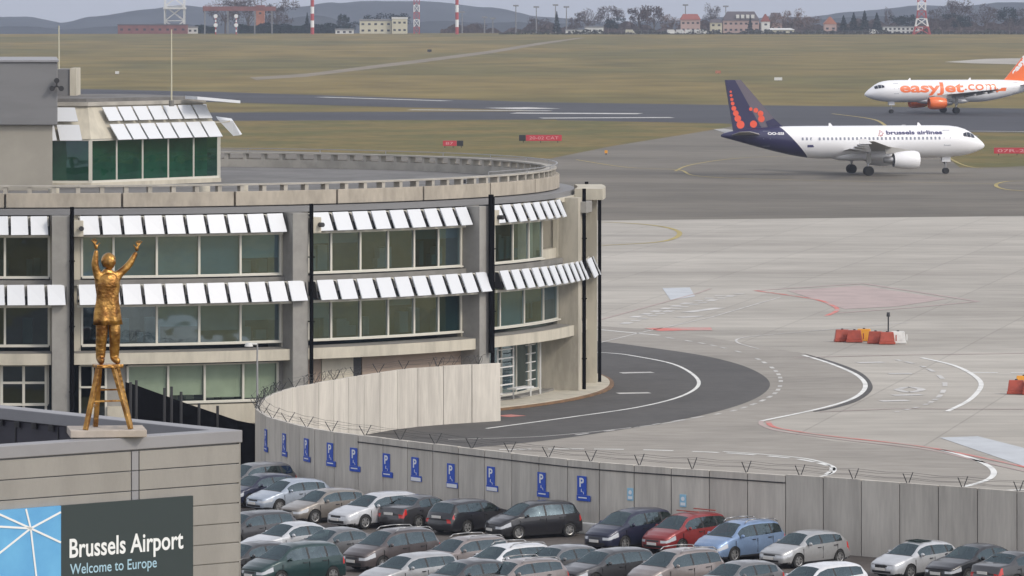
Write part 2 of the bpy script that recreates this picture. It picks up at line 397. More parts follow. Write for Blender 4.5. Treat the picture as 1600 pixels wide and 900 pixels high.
# aprons
sheet('apron', [(-300, 226), (0, 228), (350, 233), (660, 243), (860, 248), (960, 228), (1060, 212), (1150, 197), (1250, 203), (1400, 207), (1480, 208), (1530, 212), (1475, 243), (1500, 262),
                (1560, 262), (1640, 258), (1900, 262), (1900, 800), (1900, 1100), (780, 800), (300, 700), (-300, 700)], .03, M['apron_asphalt'])
sheet('concrete_apron', [(600, 330), (940, 345), (1150, 343), (1600, 338), (1900, 335), (1900, 900), (1400, 900), (950, 700), (700, 600)], .036, M['concrete'])
sheet('service_road', [(700, 500), (935, 510), (1040, 517), (1150, 535), (1250, 552), (1310, 572), (1348, 590), (1357, 607), (1335, 626), (1270, 643), (1190, 662), (1215, 676), (1300, 690),
                       (1450, 703), (1535, 722), (1560, 741), (1530, 765), (1700, 1000), (800, 800), (450, 700), (500, 560)], .042, M['beige'])
sheet('painted_shadow_strip', smooth_pts([(1290, 565), (1330, 582), (1350, 600), (1346, 617), (1310, 634), (1270, 644), (1290, 642), (1335, 630), (1360, 614), (1362, 600), (1345, 583), (1305, 567), (1255, 553), (1290, 565)], 4)[:-1], .046, M['road'])  # shadow outside the white curve, painted as a dark strip
sheet('curved_road', [(600, 520)] + smooth_pts([(935, 534), (1000, 542), (1100, 557), (1170, 576), (1203, 600), (1180, 624), (1110, 647), (1000, 668), (850, 690), (700, 704)], 6) + [(500, 690)], .048, M['road'])
LZ = .054
stroke('road_marking', [(800, 548), (940, 552), (1000, 559), (1060, 573), (1092, 598), (1068, 619), (1000, 637), (900, 652), (760, 671)], .22, LZ, M['white_line'])
stroke('road_marking', [(1040, 528), (1110, 540), (1170, 556), (1208, 577), (1220, 598), (1205, 620), (1150, 642), (1080, 655), (1000, 668), (900, 681)], .25, LZ, M['faded_line'], dash=(1.2, 1.4))
stroke('road_marking', [(1255, 556), (1300, 570), (1340, 588), (1352, 606), (1332, 624), (1280, 640), (1190, 659)], .28, LZ, M['white_line'])
stroke('road_marking', [(780, 505), (935, 516), (1030, 525)], .28, LZ, M['white_line'], curve=False)
stroke('road_marking', [(935, 537), (1000, 521), (1110, 497), (1220, 465)], .15, LZ, M['faded_line'], curve=False)
stroke('road_marking', [(1185, 546), (1152, 536), (1165, 528), (1260, 519), (1420, 505)], .16, LZ, M['faded_line'])
stroke('road_marking', [(880, 517), (940, 500), (1090, 459), (1110, 452)], .22, LZ, M['pink_line'], curve=False)
stroke('road_marking', [(1018, 516), (1065, 515), (1112, 515)], 3.2, LZ, M['red_line'], curve=False)
stroke('road_marking', [(1180, 455), (1350, 444), (1528, 472), (1420, 482), (1310, 490)], .45, LZ, M['pink_line'], curve=False)
stroke('road_marking', [(1180, 455), (1270, 468), (1300, 478), (1308, 486), (1290, 495)], .35, LZ, M['red_line'])
sheet('painted_patch', [(1230, 455), (1345, 447), (1480, 468), (1400, 480), (1320, 484)], .052, M['pink_line'])
sheet('painted_patch', [(1035, 451), (1078, 450), (1086, 464), (1048, 470)], .052, M['blue_patch'])
stroke('road_marking', [(975, 507), (1070, 480), (1165, 458)], .7, LZ, M['faded_line'], dash=(1.0, 1.8), curve=False)
stroke('road_marking', [(990, 497), (1060, 478), (1130, 462)], .7, LZ, M['faded_line'], dash=(.9, 2.4), curve=False)
for a, b in (((1060, 497), (1095, 495)), ((1072, 489), (1125, 482)), ((1020, 583), (970, 584)), ((1015, 615), (965, 616)), ((1340, 568), (1380, 567)), ((1388, 585), (1425, 585)), ((1376, 628), (1420, 627)), ((1395, 619), (1440, 618))):
    stroke('road_marking', [a, b], .9, LZ, M['faded_line'], curve=False)
stroke('road_marking', [(1402, 610), (1420, 606), (1440, 610), (1420, 614), (1402, 610)], .5, LZ, M['faded_line'])
stroke('road_marking', [(1440, 560), (1490, 572), (1522, 588), (1533, 604), (1515, 626), (1480, 644)], .3, LZ, M['white_line'])
stroke('road_marking', [(1400, 563), (1445, 575), (1475, 596), (1470, 618), (1445, 634), (1400, 645)], .3, LZ, M['faded_line'], dash=(.9, 1.0))
stroke('road_marking', [(1518, 583), (1600, 584), (1700, 585)], .5, LZ, M['white_line'], dash=(1.2, 1.0), curve=False)
stroke('road_marking', [(1240, 560), (1400, 556), (1700, 552)], .3, LZ, M['pink_line'], curve=False)
stroke('road_marking', [(1280, 645), (1400, 640), (1640, 641)], .22, LZ, M['pink_line'], curve=False)
stroke('road_marking', [(1190, 659), (1192, 666), (1225, 676), (1330, 690), (1450, 704), (1530, 722), (1620, 742), (1760, 775)], .28, LZ, M['pink_line'])
stroke('road_marking', [(1200, 660), (1215, 670), (1300, 683), (1440, 699), (1560, 722), (1660, 745)], .3, LZ, M['red_line'])
stroke('road_marking', [(1470, 704), (1520, 718), (1550, 734), (1548, 748), (1515, 760), (1460, 772)], .3, LZ, M['white_line'])
stroke('road_marking', [(1550, 768), (1640, 766)], .3, LZ, M['white_line'], curve=False)
sheet('painted_patch', [(1468, 685), (1528, 683), (1760, 742), (1720, 760), (1600, 730)], .050, M['blue_patch'])
stroke('road_marking', [(780, 704), (870, 703), (990, 704), (1110, 708), (1200, 714), (1260, 721), (1300, 732), (1290, 744)], .3, LZ, M['white_line'], dash=(1.5, .9))
stroke('road_marking', [(1130, 707), (1200, 712), (1265, 719), (1302, 731), (1298, 742), (1270, 748)], .2, LZ, M['white_line'])
stroke('road_marking', [(700, 688), (850, 683), (1000, 668), (1080, 656)], .15, LZ, M['faded_line'])
stroke('road_marking', [(870, 350), (950, 348), (1030, 354), (1062, 365), (1035, 378), (945, 384), (880, 386)], .5, LZ, M['yellow_line'])
stroke('road_marking', [(900, 250), (980, 262), (1060, 266), (1095, 276), (1250, 282), (1700, 290)], .35, LZ, M['yellow_line'])
stroke('road_marking', [(1240, 244), (1150, 248), (1080, 258), (1055, 268)], .35, LZ, M['yellow_line'])
stroke('road_marking', [(1640, 283), (1575, 284), (1556, 290), (1575, 297), (1640, 301)], .45, LZ, M['yellow_line'])
stroke('road_marking', [(1480, 246), (1520, 262), (1600, 263), (1700, 262)], .35, LZ, M['yellow_line'])
stroke('road_marking', [(1300, 178), (1365, 187), (1386, 199)], .6, LZ, M['yellow_line'])
stroke('road_marking', [(1380, 207), (1500, 205), (1700, 207)], 1.6, LZ, M['faded_line'], curve=False)
for a, b, w in (((782, 170), (850, 169), 12), ((802, 177), (1000, 178), 7), ((845, 185), (1050, 184), 5), ((640, 172), (860, 173.5), 4), ((500, 152), (700, 158), 3)):
    stroke('runway_marking', [a, b], w, LZ, M['faded_line'], curve=False)
stroke('road_marking', [(785, 652), (810, 650)], 1.2, LZ, M['red_line'], curve=False)
# rust stained strip curving round the foot of the building
sheet('car_park', [(-400, 1100), (-400, 744), (404, 744), (430, 758), (500, 781), (602, 793), (779, 818), (950, 838), (1225, 861), (1600, 893), (1900, 922), (2000, 1500), (-400, 1500)], .066, M['lot'])
for (x, y) in ((1228, 884), (1335, 886), (1240, 862), (1470, 905), (900, 858), (560, 838)):
    p = P(x, y); d = Vector((-.67, -.74, 0)); q = p + d * 4.6
    n = Vector((.74, -.67, 0)) * .06
    b = MB(); b.add([(*(p - n).xy, .071), (*(q - n).xy, .071), (*(q + n).xy, .071), (*(p + n).xy, .071)], [(0, 1, 2, 3)])
    tag(b.build('parking_line', M['faded_line']), kind='structure')

# hills behind the airfield
def hill(name, y0, prof, zb, m):
    xs = sorted(prof); mb = MB(); pts = []
    px = [-300 + 12 * i for i in range(190)]
    rows = []
    for k, (dy, fz) in enumerate(((-500, 0), (-330, .35), (-170, .75), (0, 1), (300, .8), (900, 0))):
        row = []
        for i, x in enumerate(px):
            t = x
            # interpolate profile
            for a, b in zip(xs, xs[1:]):
                if a <= t <= b: u = (t - a) / (b - a); u = u * u * (3 - 2 * u); yy = prof[a] * (1 - u) + prof[b] * u; break
            else: yy = prof[xs[0]] if t < xs[0] else prof[xs[-1]]
            zt = EYE - (yy - YH) / FPX * y0 + math.sin(i * .7) * .6 + math.sin(i * .33) * .9 + random.uniform(-.3, .3)
            row.append(((x - 800) / FPX * y0, y0 + dy + 40 * math.sin(i * .3), zb + (zt - zb) * fz))
        rows.append(row)
    n = len(px)
    mb.add([v for r in rows for v in r], [(j * n + i, j * n + i + 1, (j + 1) * n + i + 1, (j + 1) * n + i) for j in range(len(rows) - 1) for i in range(n - 1)])
    return tag(mb.build(name, m, smooth=True), kind='structure')
hill('hills', 6000, {-300: 25, 40: 27, 90: 34, 150: 26, 230: 15, 290: 8, 330: 10, 420: 12, 470: 12, 520: 3, 560: 1, 640: 2, 760: 10, 850: 26, 930: 34, 1250: 26, 1330: 20, 1430: 8, 1520: 8, 1600: 4, 1900: 6}, -55, M['hill'])
hill('hills', 4300, {-300: 42, 100: 43, 400: 35, 500: 26, 560: 36, 800: 34, 900: 38, 1100: 34, 1300: 29, 1440: 24, 1600: 22, 1900: 22}, -50, M['hill'])

# ---------------------------------------------------------------- curved concrete wall round the car park
WH = 3.2
wall_px = [(781, 567), (650, 575), (560, 587), (470, 603), (430, 614), (410, 625), (402, 634), (406, 642), (430, 654), (500, 671), (602, 684), (779, 705), (950, 723), (1225, 742), (1600, 770), (1900, 793)]
def build_wall():
    root = thing('concrete_wall', 'pale precast concrete panel wall curving round the car park, barbed wire along its top', 'wall')
    q = [P(x, y, WH) for x, y in smooth_pts(wall_px, 10)]
    cum = [0]
    for a, b in zip(q, q[1:]): cum.append(cum[-1] + (b - a).length)
    def at(s):
        s = max(0, min(cum[-1] - 1e-3, s))
        for i in range(len(cum) - 1):
            if cum[i + 1] >= s:
                t = (s - cum[i]) / (cum[i + 1] - cum[i]); return q[i].lerp(q[i + 1], t)
    PW = 1.98; n = int(cum[-1] / PW); corner = None
    th = .2
    # nearest approach of the U bend, to give joints
    info = []
    for i in range(n):
        a = at(i * PW); b = at((i + 1) * PW); d = (b - a).normalized(); nn = Vector((-d.y, d.x, 0))
        a2 = a + d * .022; b2 = b - d * .022
        hh = WH + (.05 if (i * PW > 0 and b.x > 12.9) else 0) + random.uniform(-.012, .012)
        mb = MB()
        mb.prism([(a2 - nn * th / 2).xy, (b2 - nn * th / 2).xy, (b2 + nn * th / 2).xy, (a2 + nn * th / 2).xy], 0, hh)
        mb.build('wall_panel', M['wall_conc'], root, bevel=.015)
        info.append((a, b, d, nn))
    # joint filler behind the gaps
    jb = MB()
    for a, b, d, nn in info:
        jb.prism([(b - d * .05 - nn * .06).xy, (b + d * .05 - nn * .06).xy, (b + d * .05 + nn * .06).xy, (b - d * .05 + nn * .06).xy], 0, WH - .05)
    jb.build('joint_filler', M['dark_metal'], root)
    # dark metal rail along the outer face
    rb = MB()
    for a, b, d, nn in info:
        if a.x > -7 and b.x < 12.9 and d.y < 0 and d.x > 0:
            o = -nn if (-nn).y < 0 else nn
            o2 = o * (th / 2 + .02)
            rb.bar(Vector((*a.xy, WH - .32)) + o2, Vector((*b.xy, WH - .32)) + o2, .03, .05)
    rb.build('wall_rail', M['dark_metal'], root)
    s = 1.5; wires = [[], [], [], []]
    while s < cum[-1] - 1:
        a = at(s); b = at(s + .2); d = (b - a).normalized(); nn = Vector((-d.y, d.x, 0))
        k = MB(); base = Vector((a.x, a.y, WH - .06))
        for sg in (-1, 1):
            k.bar(base, base + nn * sg * .34 + Vector((0, 0, .52)), .028)
        k.build('wire_bracket', M['dark_metal'], root)
        for j, (sg, f) in enumerate(((-1, .6), (-1, 1), (1, .6), (1, 1))):
            wires[j].append(base + nn * sg * .34 * f + Vector((0, 0, .5 * f)))
        s += 2.8
    wb = MB()
    for w in wires:
        for a, b in zip(w, w[1:]):
            m_ = (a + b) / 2 - Vector((0, 0, .05)); wb.bar(a, m_, .010); wb.bar(m_, b, .010)
    # loose coils of razor wire where the wall bends
    for s0, s1 in ((14, 20), (24, 31), (33, 37), (1, 5)):
        prev = None; k = 0; ss = s0
        while ss < s1:
            c = at(ss); t = k * .9
            p = Vector((c.x, c.y, WH + .28)) + Vector((math.cos(t) * .05 + random.uniform(-.1, .1), math.sin(t) * .27, math.cos(t) * .25 + random.uniform(-.04, .04)))
            if prev is not None: wb.bar(prev, p, .016)
            prev = p; k += 1; ss += .085
    wb.build('barbed_wire', M['dark_metal'], root)
    return at, cum
wall_at, wall_cum = build_wall()

# parking signs on the wall
def wall_point(px):
    """point and outward (camera side) normal on the outer face at this column"""
    best = None
    for i in range(int(wall_cum[-1] * 10)):
        s = i / 10
        p = wall_at(s); x = 800 + p.x / p.y * FPX
        nxt = wall_at(s + .1); d = nxt - p
        if d.y < 0 and d.x > 0 and (best is None or abs(x - px) < best[0]): best = (abs(x - px), p, d.normalized())
    _, p, d = best; n = Vector((d.y, -d.x, 0))
    if n.y > 0: n = -n
    return p, d, n

def put_text(name, body, h, w, loc, rot, m, parent, offset=0.0, depth=.004, size_by='h'):
    me, x0, x1, y0, y1 = text_mesh(body, 1.0, offset)
    sx = w / (x1 - x0); sy = h / (y1 - y0)
    for v in me.vertices: v.co = ((v.co.x - x0) * sx, (v.co.y - y0) * sy, v.co.z)
    me.materials.clear(); me.materials.append(m)
    o = link(name, me, parent, loc); o.rotation_euler = rot
    return o

def parking_sign(px, cy, label, style):
    p, d, n = wall_point(px)
    dist = p.y; z = EYE - (cy - YH) / FPX * dist
    base = p + n * .115; base.z = z
    ang = math.atan2(n.y, n.x) + math.pi / 2      # local +x along the wall to the right
    t = thing('parking_sign', label, 'parking sign', base, ang, 'blue parking signs on the wall' if style != 'pale' else 'pale signs on the wall')
    if style == 'pale':
        MB().box(-.17, .17, -.02, 0, -.27, .27).build('sign_plate', M['sign_cyan'], t, bevel=.01)
        MB().box(-.12, .12, -.026, -.021, -.20, -.08).build('text_panel', M['sign_white'], t)
        MB().tube((0, -.028, .08), (0, -.021, .08), .09, n=16).build('symbol', M['sign_white'], t)
        return
    MB().box(-.32, .26, -.02, 0, -.28, .54).build('sign_plate', M['sign_blue'], t, bevel=.015)
    MB().box(-.34, .50, -.034, -.004, -.54, -.285).build('lower_plate', M['sign_blue'], t, bevel=.01)
    put_text('letter', 'P', .40, .28, (-.17, -.024, .06), (R(90), 0, 0), M['sign_white'], t, offset=.03)
    w = MB()
    if style == 'white': w.box(-.30, .46, -.042, -.036, -.52, -.36)
    else: w.box(-.22, .30, -.042, -.036, -.42, -.37)
    w.build('text_panel', M['sign_white'], t)
    # wheelchair symbol strokes under the letter
    s = MB(); s.bar((-.05, -.024, -.02), (-.05, -.024, -.14), .035, .01); s.bar((-.05, -.024, -.14), (.07, -.024, -.14), .035, .01); s.bar((.07, -.024, -.14), (.11, -.024, -.24), .035, .01)
    s.build('symbol', M['sign_white'], t)

ords = ['leftmost', 'second from the left', 'third from the left', 'fourth from the left', 'fifth from the left', 'sixth from the left', 'seventh from the left', 'eighth from the left', 'ninth from the left', 'tenth from the left', 'rightmost']
for i, (x, y) in enumerate([(419, 688), (448, 695), (483, 703), (520, 710), (557, 718), (607, 727), (653, 733), (709, 743), (771, 748), (850, 757), (914, 763)]):
    parking_sign(x, y, '%s of the blue parking signs on the concrete wall' % ords[i], 'white' if 6 <= i <= 8 else 'plain')
parking_sign(988, 772, 'small pale blue sign on the wall above the dark blue car', 'pale')
parking_sign(1069, 782, 'small pale blue sign on the wall above the red car', 'pale')

# ---------------------------------------------------------------- round terminal building
CX, CY = -27.3, 323.0
def pol(th, r, z): t = R(th); return Vector((CX + r * math.sin(t), CY - r * math.cos(t), z))
def arc(mb, t0, t1, r0, r1, z0, z1, step=2.0, r0b=None, r1b=None):
    """ring segment; r0/r1 radii at the bottom, r0b/r1b at the top"""
    r0b = r0 if r0b is None else r0b; r1b = r1 if r1b is None else r1b
    n = max(1, int(round((t1 - t0) / step))); vs = []
    for i in range(n + 1):
        t = t0 + (t1 - t0) * i / n
        vs += [pol(t, r0, z0), pol(t, r1, z0), pol(t, r1b, z1), pol(t, r0b, z1)]
    fs = [(0, 3, 2, 1), (n * 4, n * 4 + 1, n * 4 + 2, n * 4 + 3)]
    for i in range(n):
        a = i * 4; b = a + 4
        for j in range(4): fs.append((a + j, a + (j + 1) % 4, b + (j + 1) % 4, b + j))
    return mb.add(vs, fs)

term = thing('terminal_building', 'round three storey terminal building of cream concrete with rows of white sunshades', 'building', (0, 0, 0))
arc(MB(), 0, 360, 0.5, 29.4, 11.3, 12.0, 4).build('roof_slab', M['roof_felt'], term)
arc(MB(), 0, 360, 27.6, 28.2, 0, 11.29, 6).build('core_wall', M['window_inside'], term)
for z in (0.02, 3.55, 7.55):
    arc(MB(), -50, 130, 28.25, 30.55, z, z + .30, 3).build('floor_slab', M['ledge'], term)
# roof edge: low wall, gapped concrete balustrade and hanging fascia panels
arc(MB(), 0, 360, 29.41, 29.75, 11.75, 12.5, 2).build('parapet', M['rail_concrete'], term)
rail = MB(); arc(rail, 0, 360, 29.35, 29.95, 12.87, 12.96, 2)
for k in range(144):
    arc(rail, k * 2.5 - .22, k * 2.5 + .22, 29.42, 29.9, 12.5, 12.86, .44)
rail.build('balustrade', M['rail_concrete'], term)
hr = MB(); arc(hr, 60, 300, 29.95, 30.02, 13.16, 13.21, 3); 
for k in range(24): hr.bar(pol(60 + k * 10, 29.98, 12.98), pol(60 + k * 10, 29.98, 13.16), .05)
hr.build('handrail', M['steel'], term)
dd = -60
while dd < 300:
    arc(MB(), dd + .12, dd + 11.88, 29.76, 30.12, 11.78, 12.55, 2).build('fascia_panel', M['fascia'], term, bevel=.02)
    dd += 12
beam = MB(); arc(beam, 0, 360, 29.4, 31.0, 11.42, 11.72, 2); beam.build('eaves_beam', M['clad_grey'], term)
PIERS = [-41.5, -17.5, 6.5, 30.5, 54.5, 78.5, 98.0]
def radial_box(mb, th, w, r0, r1, z0, z1):
    t = R(th); e = Vector((math.cos(t), math.sin(t), 0)) * w / 2
    a, b = pol(th, r0, 0), pol(th, r1, 0)
    return mb.prism([(a - e).xy, (a + e).xy, (b + e).xy, (b - e).xy][::-1], z0, z1)
for i, th in enumerate(PIERS):
    c = th - .85
    radial_box(MB(), c, .95, 29.0, 32.0, 0, 11.4).build('pier', M['pier'] if i < 5 else M['pier_sunlit'], term, bevel=.02)  # left piers take the shaded copy, right ones the sunlit copy
    top = MB(); radial_box(top, th + .75, .62, 30.4, 32.15, 10.3, 11.15); 
    top.build('pier_head', M['cream'], term, bevel=.02)
    pp = MB(); pp.tube(pol(th + .22, 32.12, 0.0), pol(th + .22, 32.12, 11.9), .11, n=10)
    if i == 4: pp.tube(pol(th - .38, 32.25, 3.2), pol(th - .38, 32.25, 12.05), .15, n=10)
    for z in (2, 5.5, 9): pp.bar(pol(th + .22, 31.98, z), pol(th + .22, 32.26, z), .3, .06)
    pp.build('drainpipe', M['black'], term)
    if i < 5: MB().tube(pol(th + 1.1, 32.15, 10.75), pol(th + 1.1, 32.5, 10.75), .13, n=10).build('lamp', M['dark_metal'], term)
# right hand end blocks over the last piers
e = MB(); radial_box(e, 88.5, .9, 29.9, 32.35, 0, 11.14); e.build('pier', M['pier_sunlit'], term, bevel=.02)
e = MB(); e.tube(pol(89.2, 32.5, 0), pol(89.2, 32.5, 11.1), .10, n=10); e.build('drainpipe', M['black'], term)
for r_ in (24.5, 27.0):
    for t_ in range(8, 70, 7): MB().tube(pol(t_ + r_, r_, 12.0), pol(t_ + r_, r_, 12.22), .09, n=8).build('roof_stud', M['dark_metal'], term)
e = MB(); arc(e, 83, 96, 31.2, 32.85, 11.15, 11.8, 3); e.build('end_cornice', M['cream'], term)
e = MB(); arc(e, 74.5, 103, 29.9, 31.19, 11.15, 11.42, 3); e.build('end_slab', M['cream'], term, bevel=.03)
e = MB(); radial_box(e, 79.5, 1.9, 30.0, 32.35, 10.5, 11.149); e.build('end_block', M['pier'], term, bevel=.03)
e = MB(); radial_box(e, 97.5, 1.5, 30.0, 32.4, 10.5, 11.149); e.build('end_block', M['pier'], term, bevel=.03)

def band(t0, t1):
    b = MB(); arc(b, t0, t1, 29.5, 31.75, 3.42, 4.02, 2); arc(b, t0, t1, 30.6, 31.75, 4.02, 4.03, 2, r0b=30.6, r1b=31.2)
    b.build('storey_band', M['cream'], term, bevel=.03)
    s = MB(); arc(s, t0, t1, 30.55, 31.6, 4.03, 4.10, 2, r0b=30.55, r1b=30.9); s.build('band_ledge', M['ledge'], term)
    b = MB(); arc(b, t0, t1, 30.3, 31.1, 7.62, 7.92, 2); b.build('sill_beam', M['ledge'], term)

def window(t0, t1, z0, z1, cuts, r=30.75, tint=None, blinds=(), bm_='blind'):
    """curved strip of glazing: frame with its panes; cuts are fractions of the strip"""
    f = MB(); e = .28
    arc(f, t0, t1, r - .06, r + .09, z0, z0 + .11, 2); arc(f, t0, t1, r - .06, r + .06, z1 - .09, z1, 2)
    arc(f, t0, t1, r + .09, r + .25, z0 - .02, z0 + .06, 2)
    cs = [0] + list(cuts) + [1]
    for c in cs:
        t = t0 + (t1 - t0) * c; w = .11
        arc(f, t - w, t + w, r - .07, r + .08, z0 + .05, z1 - .05, 2 * w)
    fo = f.build('window', M['frame'], term)
    g = MB()
    for i, (a, b) in enumerate(zip(cs, cs[1:])):
        ta, tb = t0 + (t1 - t0) * a + .11, t0 + (t1 - t0) * b - .11
        g.m = tint[i] if tint else random.choice((0, 1, 1, 3))
        p = [pol(ta, r, z0 + .1), pol(tb, r, z0 + .1), pol(tb, r, z1 - .08), pol(ta, r, z1 - .08)]
        g.add(p, [(0, 1, 2, 3)])
    g.build('glazing', G, fo, fixn=False)
    bl = MB()
    for i, (a, b) in enumerate(zip(cs, cs[1:])):
        drop = blinds[i] if i < len(blinds) else random.choice((0, .3, .5, 1))
        if drop:
            ta, tb = t0 + (t1 - t0) * a + .15, t0 + (t1 - t0) * b - .15
            bl.add([pol(ta, r - .12, z1 - (z1 - z0) * drop), pol(tb, r - .12, z1 - (z1 - z0) * drop), pol(tb, r - .12, z1), pol(ta, r - .12, z1)], [(0, 1, 2, 3)])
    # desks and cupboards seen behind the glass
    for k in range(int((t1 - t0) / 2.2)):
        t = random.uniform(t0 + .3, t1 - 1.2); h = random.uniform(.6, 1.5); arc(bl, t, t + random.uniform(.5, 1.3), r - 1.6, r - 1.2, z0 + .1, z0 + h, 2)
    if bl.v: bl.build('blind', M[bm_], fo, fixn=False)

def shades(t0, t1, n, zt, zb, r0, r1, skew=.05, par=None):
    par = par or term
    for k in range(n):
        a = t0 + (t1 - t0) * k / n; b = t0 + (t1 - t0) * (k + 1) / n; g = (b - a) * .055
        a += g * 1.2; b -= g; sk = (b - a) * skew
        q = [pol(a + sk, r1, zb), pol(b + sk * .6, r1 - .14, zb), pol(b - sk, r0 - .10, zt), pol(a, r0, zt)]
        m = MB(); nn = (q[1] - q[0]).cross(q[3] - q[0]).normalized() * .035
        m.hexa([p + nn for p in q], [p - nn for p in q]); m.build('sunshade', M['shade'], par)
    bk = MB(); arc(bk, t0, t1, r0 - .30, r0 - .24, zb + .45, zt - .02, 2); bk.build('shade_backing', M['frame'], par)
    bk = MB(); arc(bk, t0, t1, r0 - .30, r0 - .18, zb - .16, zb - .02, 2); bk.build('shade_rail', M['frame'], par)
    br = MB()
    for k in range(n + 1):
        a = t0 + (t1 - t0) * k / n
        br.hexa([pol(a, r0 - .35, zb + .12), pol(a + .05, r0 - .35, zb + .12), pol(a + .05, r0 - .35, zt - .05), pol(a, r0 - .35, zt - .05)],
                [pol(a + .01, r1 - .12, zb + .03), pol(a + .05, r1 - .12, zb + .03), pol(a + .05, r0 - .02, zt - .08), pol(a + .01, r0 - .02, zt - .08)])
    arc(br, t0, t1, r0 - .5, r0 - .38, zb + .1, zb + .25, 3)
    br.build('shade_brackets', M['dark_metal'], par)

ZS1, ZS2 = (11.36, 10.38), (7.72, 6.66)
for i in range(1, 5):
    a, b = PIERS[i] + 1.3, PIERS[i + 1] - 2.0
    last = i == 4
    band(PIERS[i] + .1, PIERS[i + 1] - 1.75)
    if i == 1: tu, tl = [1, 2, 0, 2, 2], [2, 1, 2, 2, 2]
    elif i == 2: tu, tl = [0, 3, 0, 0, 0], [2, 3, 0, 3, 3]
    elif i == 3: tu, tl = [0, 1, 3, 3, 2, 0], [3, 1, 3, 3, 3, 2]
    else: tu, tl = [0, 2, 3, 0], [0, 0, 3, 1]
    n = len(tu); cuts = [(k + .72) / (n - .28) for k in range(n - 1)]
    bu = b - (6.0 if last else 0)
    window(a, bu, 8.02, 10.34, cuts, tint=tu, blinds=[1, 1, 1, 1, .6] if i == 2 else ([0, 0, 0, 0, 0] if i == 1 else ()))
    window(a, b, 4.35, 6.8, cuts, tint=tl, blinds=[0, 0, .6, .7, .5] if i == 2 else ([0, 0, 0, 0, 0] if i == 1 else ()))
    # wall strips closing each side of the glazing
    w = MB()
    for (t0, t1) in ((PIERS[i] + .15, a - .12), (b + .12, PIERS[i + 1] - 1.7)):
        arc(w, t0, t1, 30.5, 30.8, 4.1, 7.6, 2); arc(w, t0, t1, 30.5, 30.8, 7.93, 11.4, 2)
    if last:
        arc(w, bu + .1, b + .1, 29.0, 29.3, 7.93, 11.4, 2); arc(w, bu + .1, b + .1, 30.4, 30.7, 7.93, 8.5, 2)
    w.build('wall_strip', M['cream'], term)
    if last: shades(PIERS[i] + 1.6, PIERS[i + 1] - 4.3, 8, *ZS1, 31.35, 31.80)
    else: shades(PIERS[i] + .9, PIERS[i + 1] - 2.0, {1: 11, 2: 10, 3: 9}[i], *ZS1, 31.35, 31.80)
    if last: shades(PIERS[i] + 1.4, PIERS[i + 1] + .6, 11, *ZS2, 32.05, 32.5)
    else: shades(PIERS[i] + .7, PIERS[i + 1] - .35, {1: 12, 2: 11, 3: 10}[i], *ZS2, 32.05, 32.5)
shades(79.5, 99, 3, *ZS2, 32.15, 32.6)
band(78.6, 96.5)
arc(MB(), 80.5, 96, 30.3, 30.6, 0, 11.2, 3).build('end_wall', M['cream'], term)

# ground floor
def gwall(t0, t1, z0, z1, m, r=30.7, d=.35, name='wall_panel'): arc(MB(), t0, t1, r - d, r, z0, z1, 2).build(name, m, term)
gwall(-17, -6, 0, 1.2, M['cream']); window(-16, 4.4, 1.2, 3.4, [.2, .4, .6, .77, .88], r=30.72, tint=[2, 2, 2, 1, 2, 2], blinds=[0] * 6)
gwall(-6, 4.6, .02, 1.19, M['window_inside'])
dr = MB()
for t in (-.2, 2.0, 4.2): arc(dr, t - .12, t + .12, 30.75, 30.9, 0, 3.35, .24)
arc(dr, -.2, 4.2, 30.75, 30.9, 2.35, 2.47, 2); arc(dr, -.2, 4.2, 30.75, 30.9, 3.3, 3.4, 2)
dr.build('entrance_door', M['frame'], term)
window(7.6, 10.2, 0.25, 3.35, [.5], r=30.72, tint=[2, 2], blinds=[0, 0])
ms = MB(); arc(ms, 7.6, 10.2, 30.8, 30.88, 2.1, 2.2, 2); ms.build('window_bar', M['frame'], term)
gwall(10.3, 12.3, 0, 3.42, M['pier'])
gwall(10.3, 29, 0, 1.1, M['cream'], r=30.95, d=.6)
window(12.4, 28.2, 1.2, 3.3, [.26, .5, .76], r=30.75, tint=[4, 4, 4, 4], blinds=[.82, .8, .88, .92], bm_='blind_pale')
gwall(28.3, 29, 1.1, 3.42, M['pier'])
gwall(31, 33.3, 0, 3.42, M['pinkish']); gwall(33.35, 37.2, 0, 3.42, M['cream'], r=30.76); gwall(37.3, 38.3, 0, 3.42, M['dark_metal'], r=30.66)
gwall(38.4, 53, 0, 3.42, M['pinkish'])
# open bay with glass and white racks on the right
window(56, 76.5, .3, 3.3, [.2, .4, .6, .8], r=29.6, tint=[1, 1, 0, 1, 0], blinds=[0] * 5)
rk = MB()
for t in (60, 63.5, 68, 71): rk.bar(pol(t, 30.6, .1), pol(t, 30.6, 3.2), .10)
for z in (.6, 1.1, 1.6, 2.1, 2.6, 3.1):
    rk.bar(pol(60, 30.6, z), pol(63.5, 30.6, z), .07); rk.bar(pol(68, 30.3, z), pol(71, 30.3, z), .05)
rk.bar(pol(61, 31.2, .9), pol(65, 31.2, .9), .6, .08)
rk.build('white_rack', M['house_white'], term)
gwall(79.6, 96, 0, 3.42, M['cream'], r=30.9)
arc(MB(), 45, 110, 30.5, 33.1, 0.07, .22, 2).build('footway', M['cream'], term)
arc(MB(), 45, 110, 33.11, 33.35, 0.06, .18, 2).build('kerb', M['brown_kerb'], term)
# small fittings on the terrace roof
for t, r, h in ((24, 25.5, .7), (27, 27.6, .8), (5, 28.2, .75)):
    MB().tube(pol(t, r, 12.0), pol(t, r, 12.0 + h), .3, n=14).build('roof_vent', M['cream'], term)

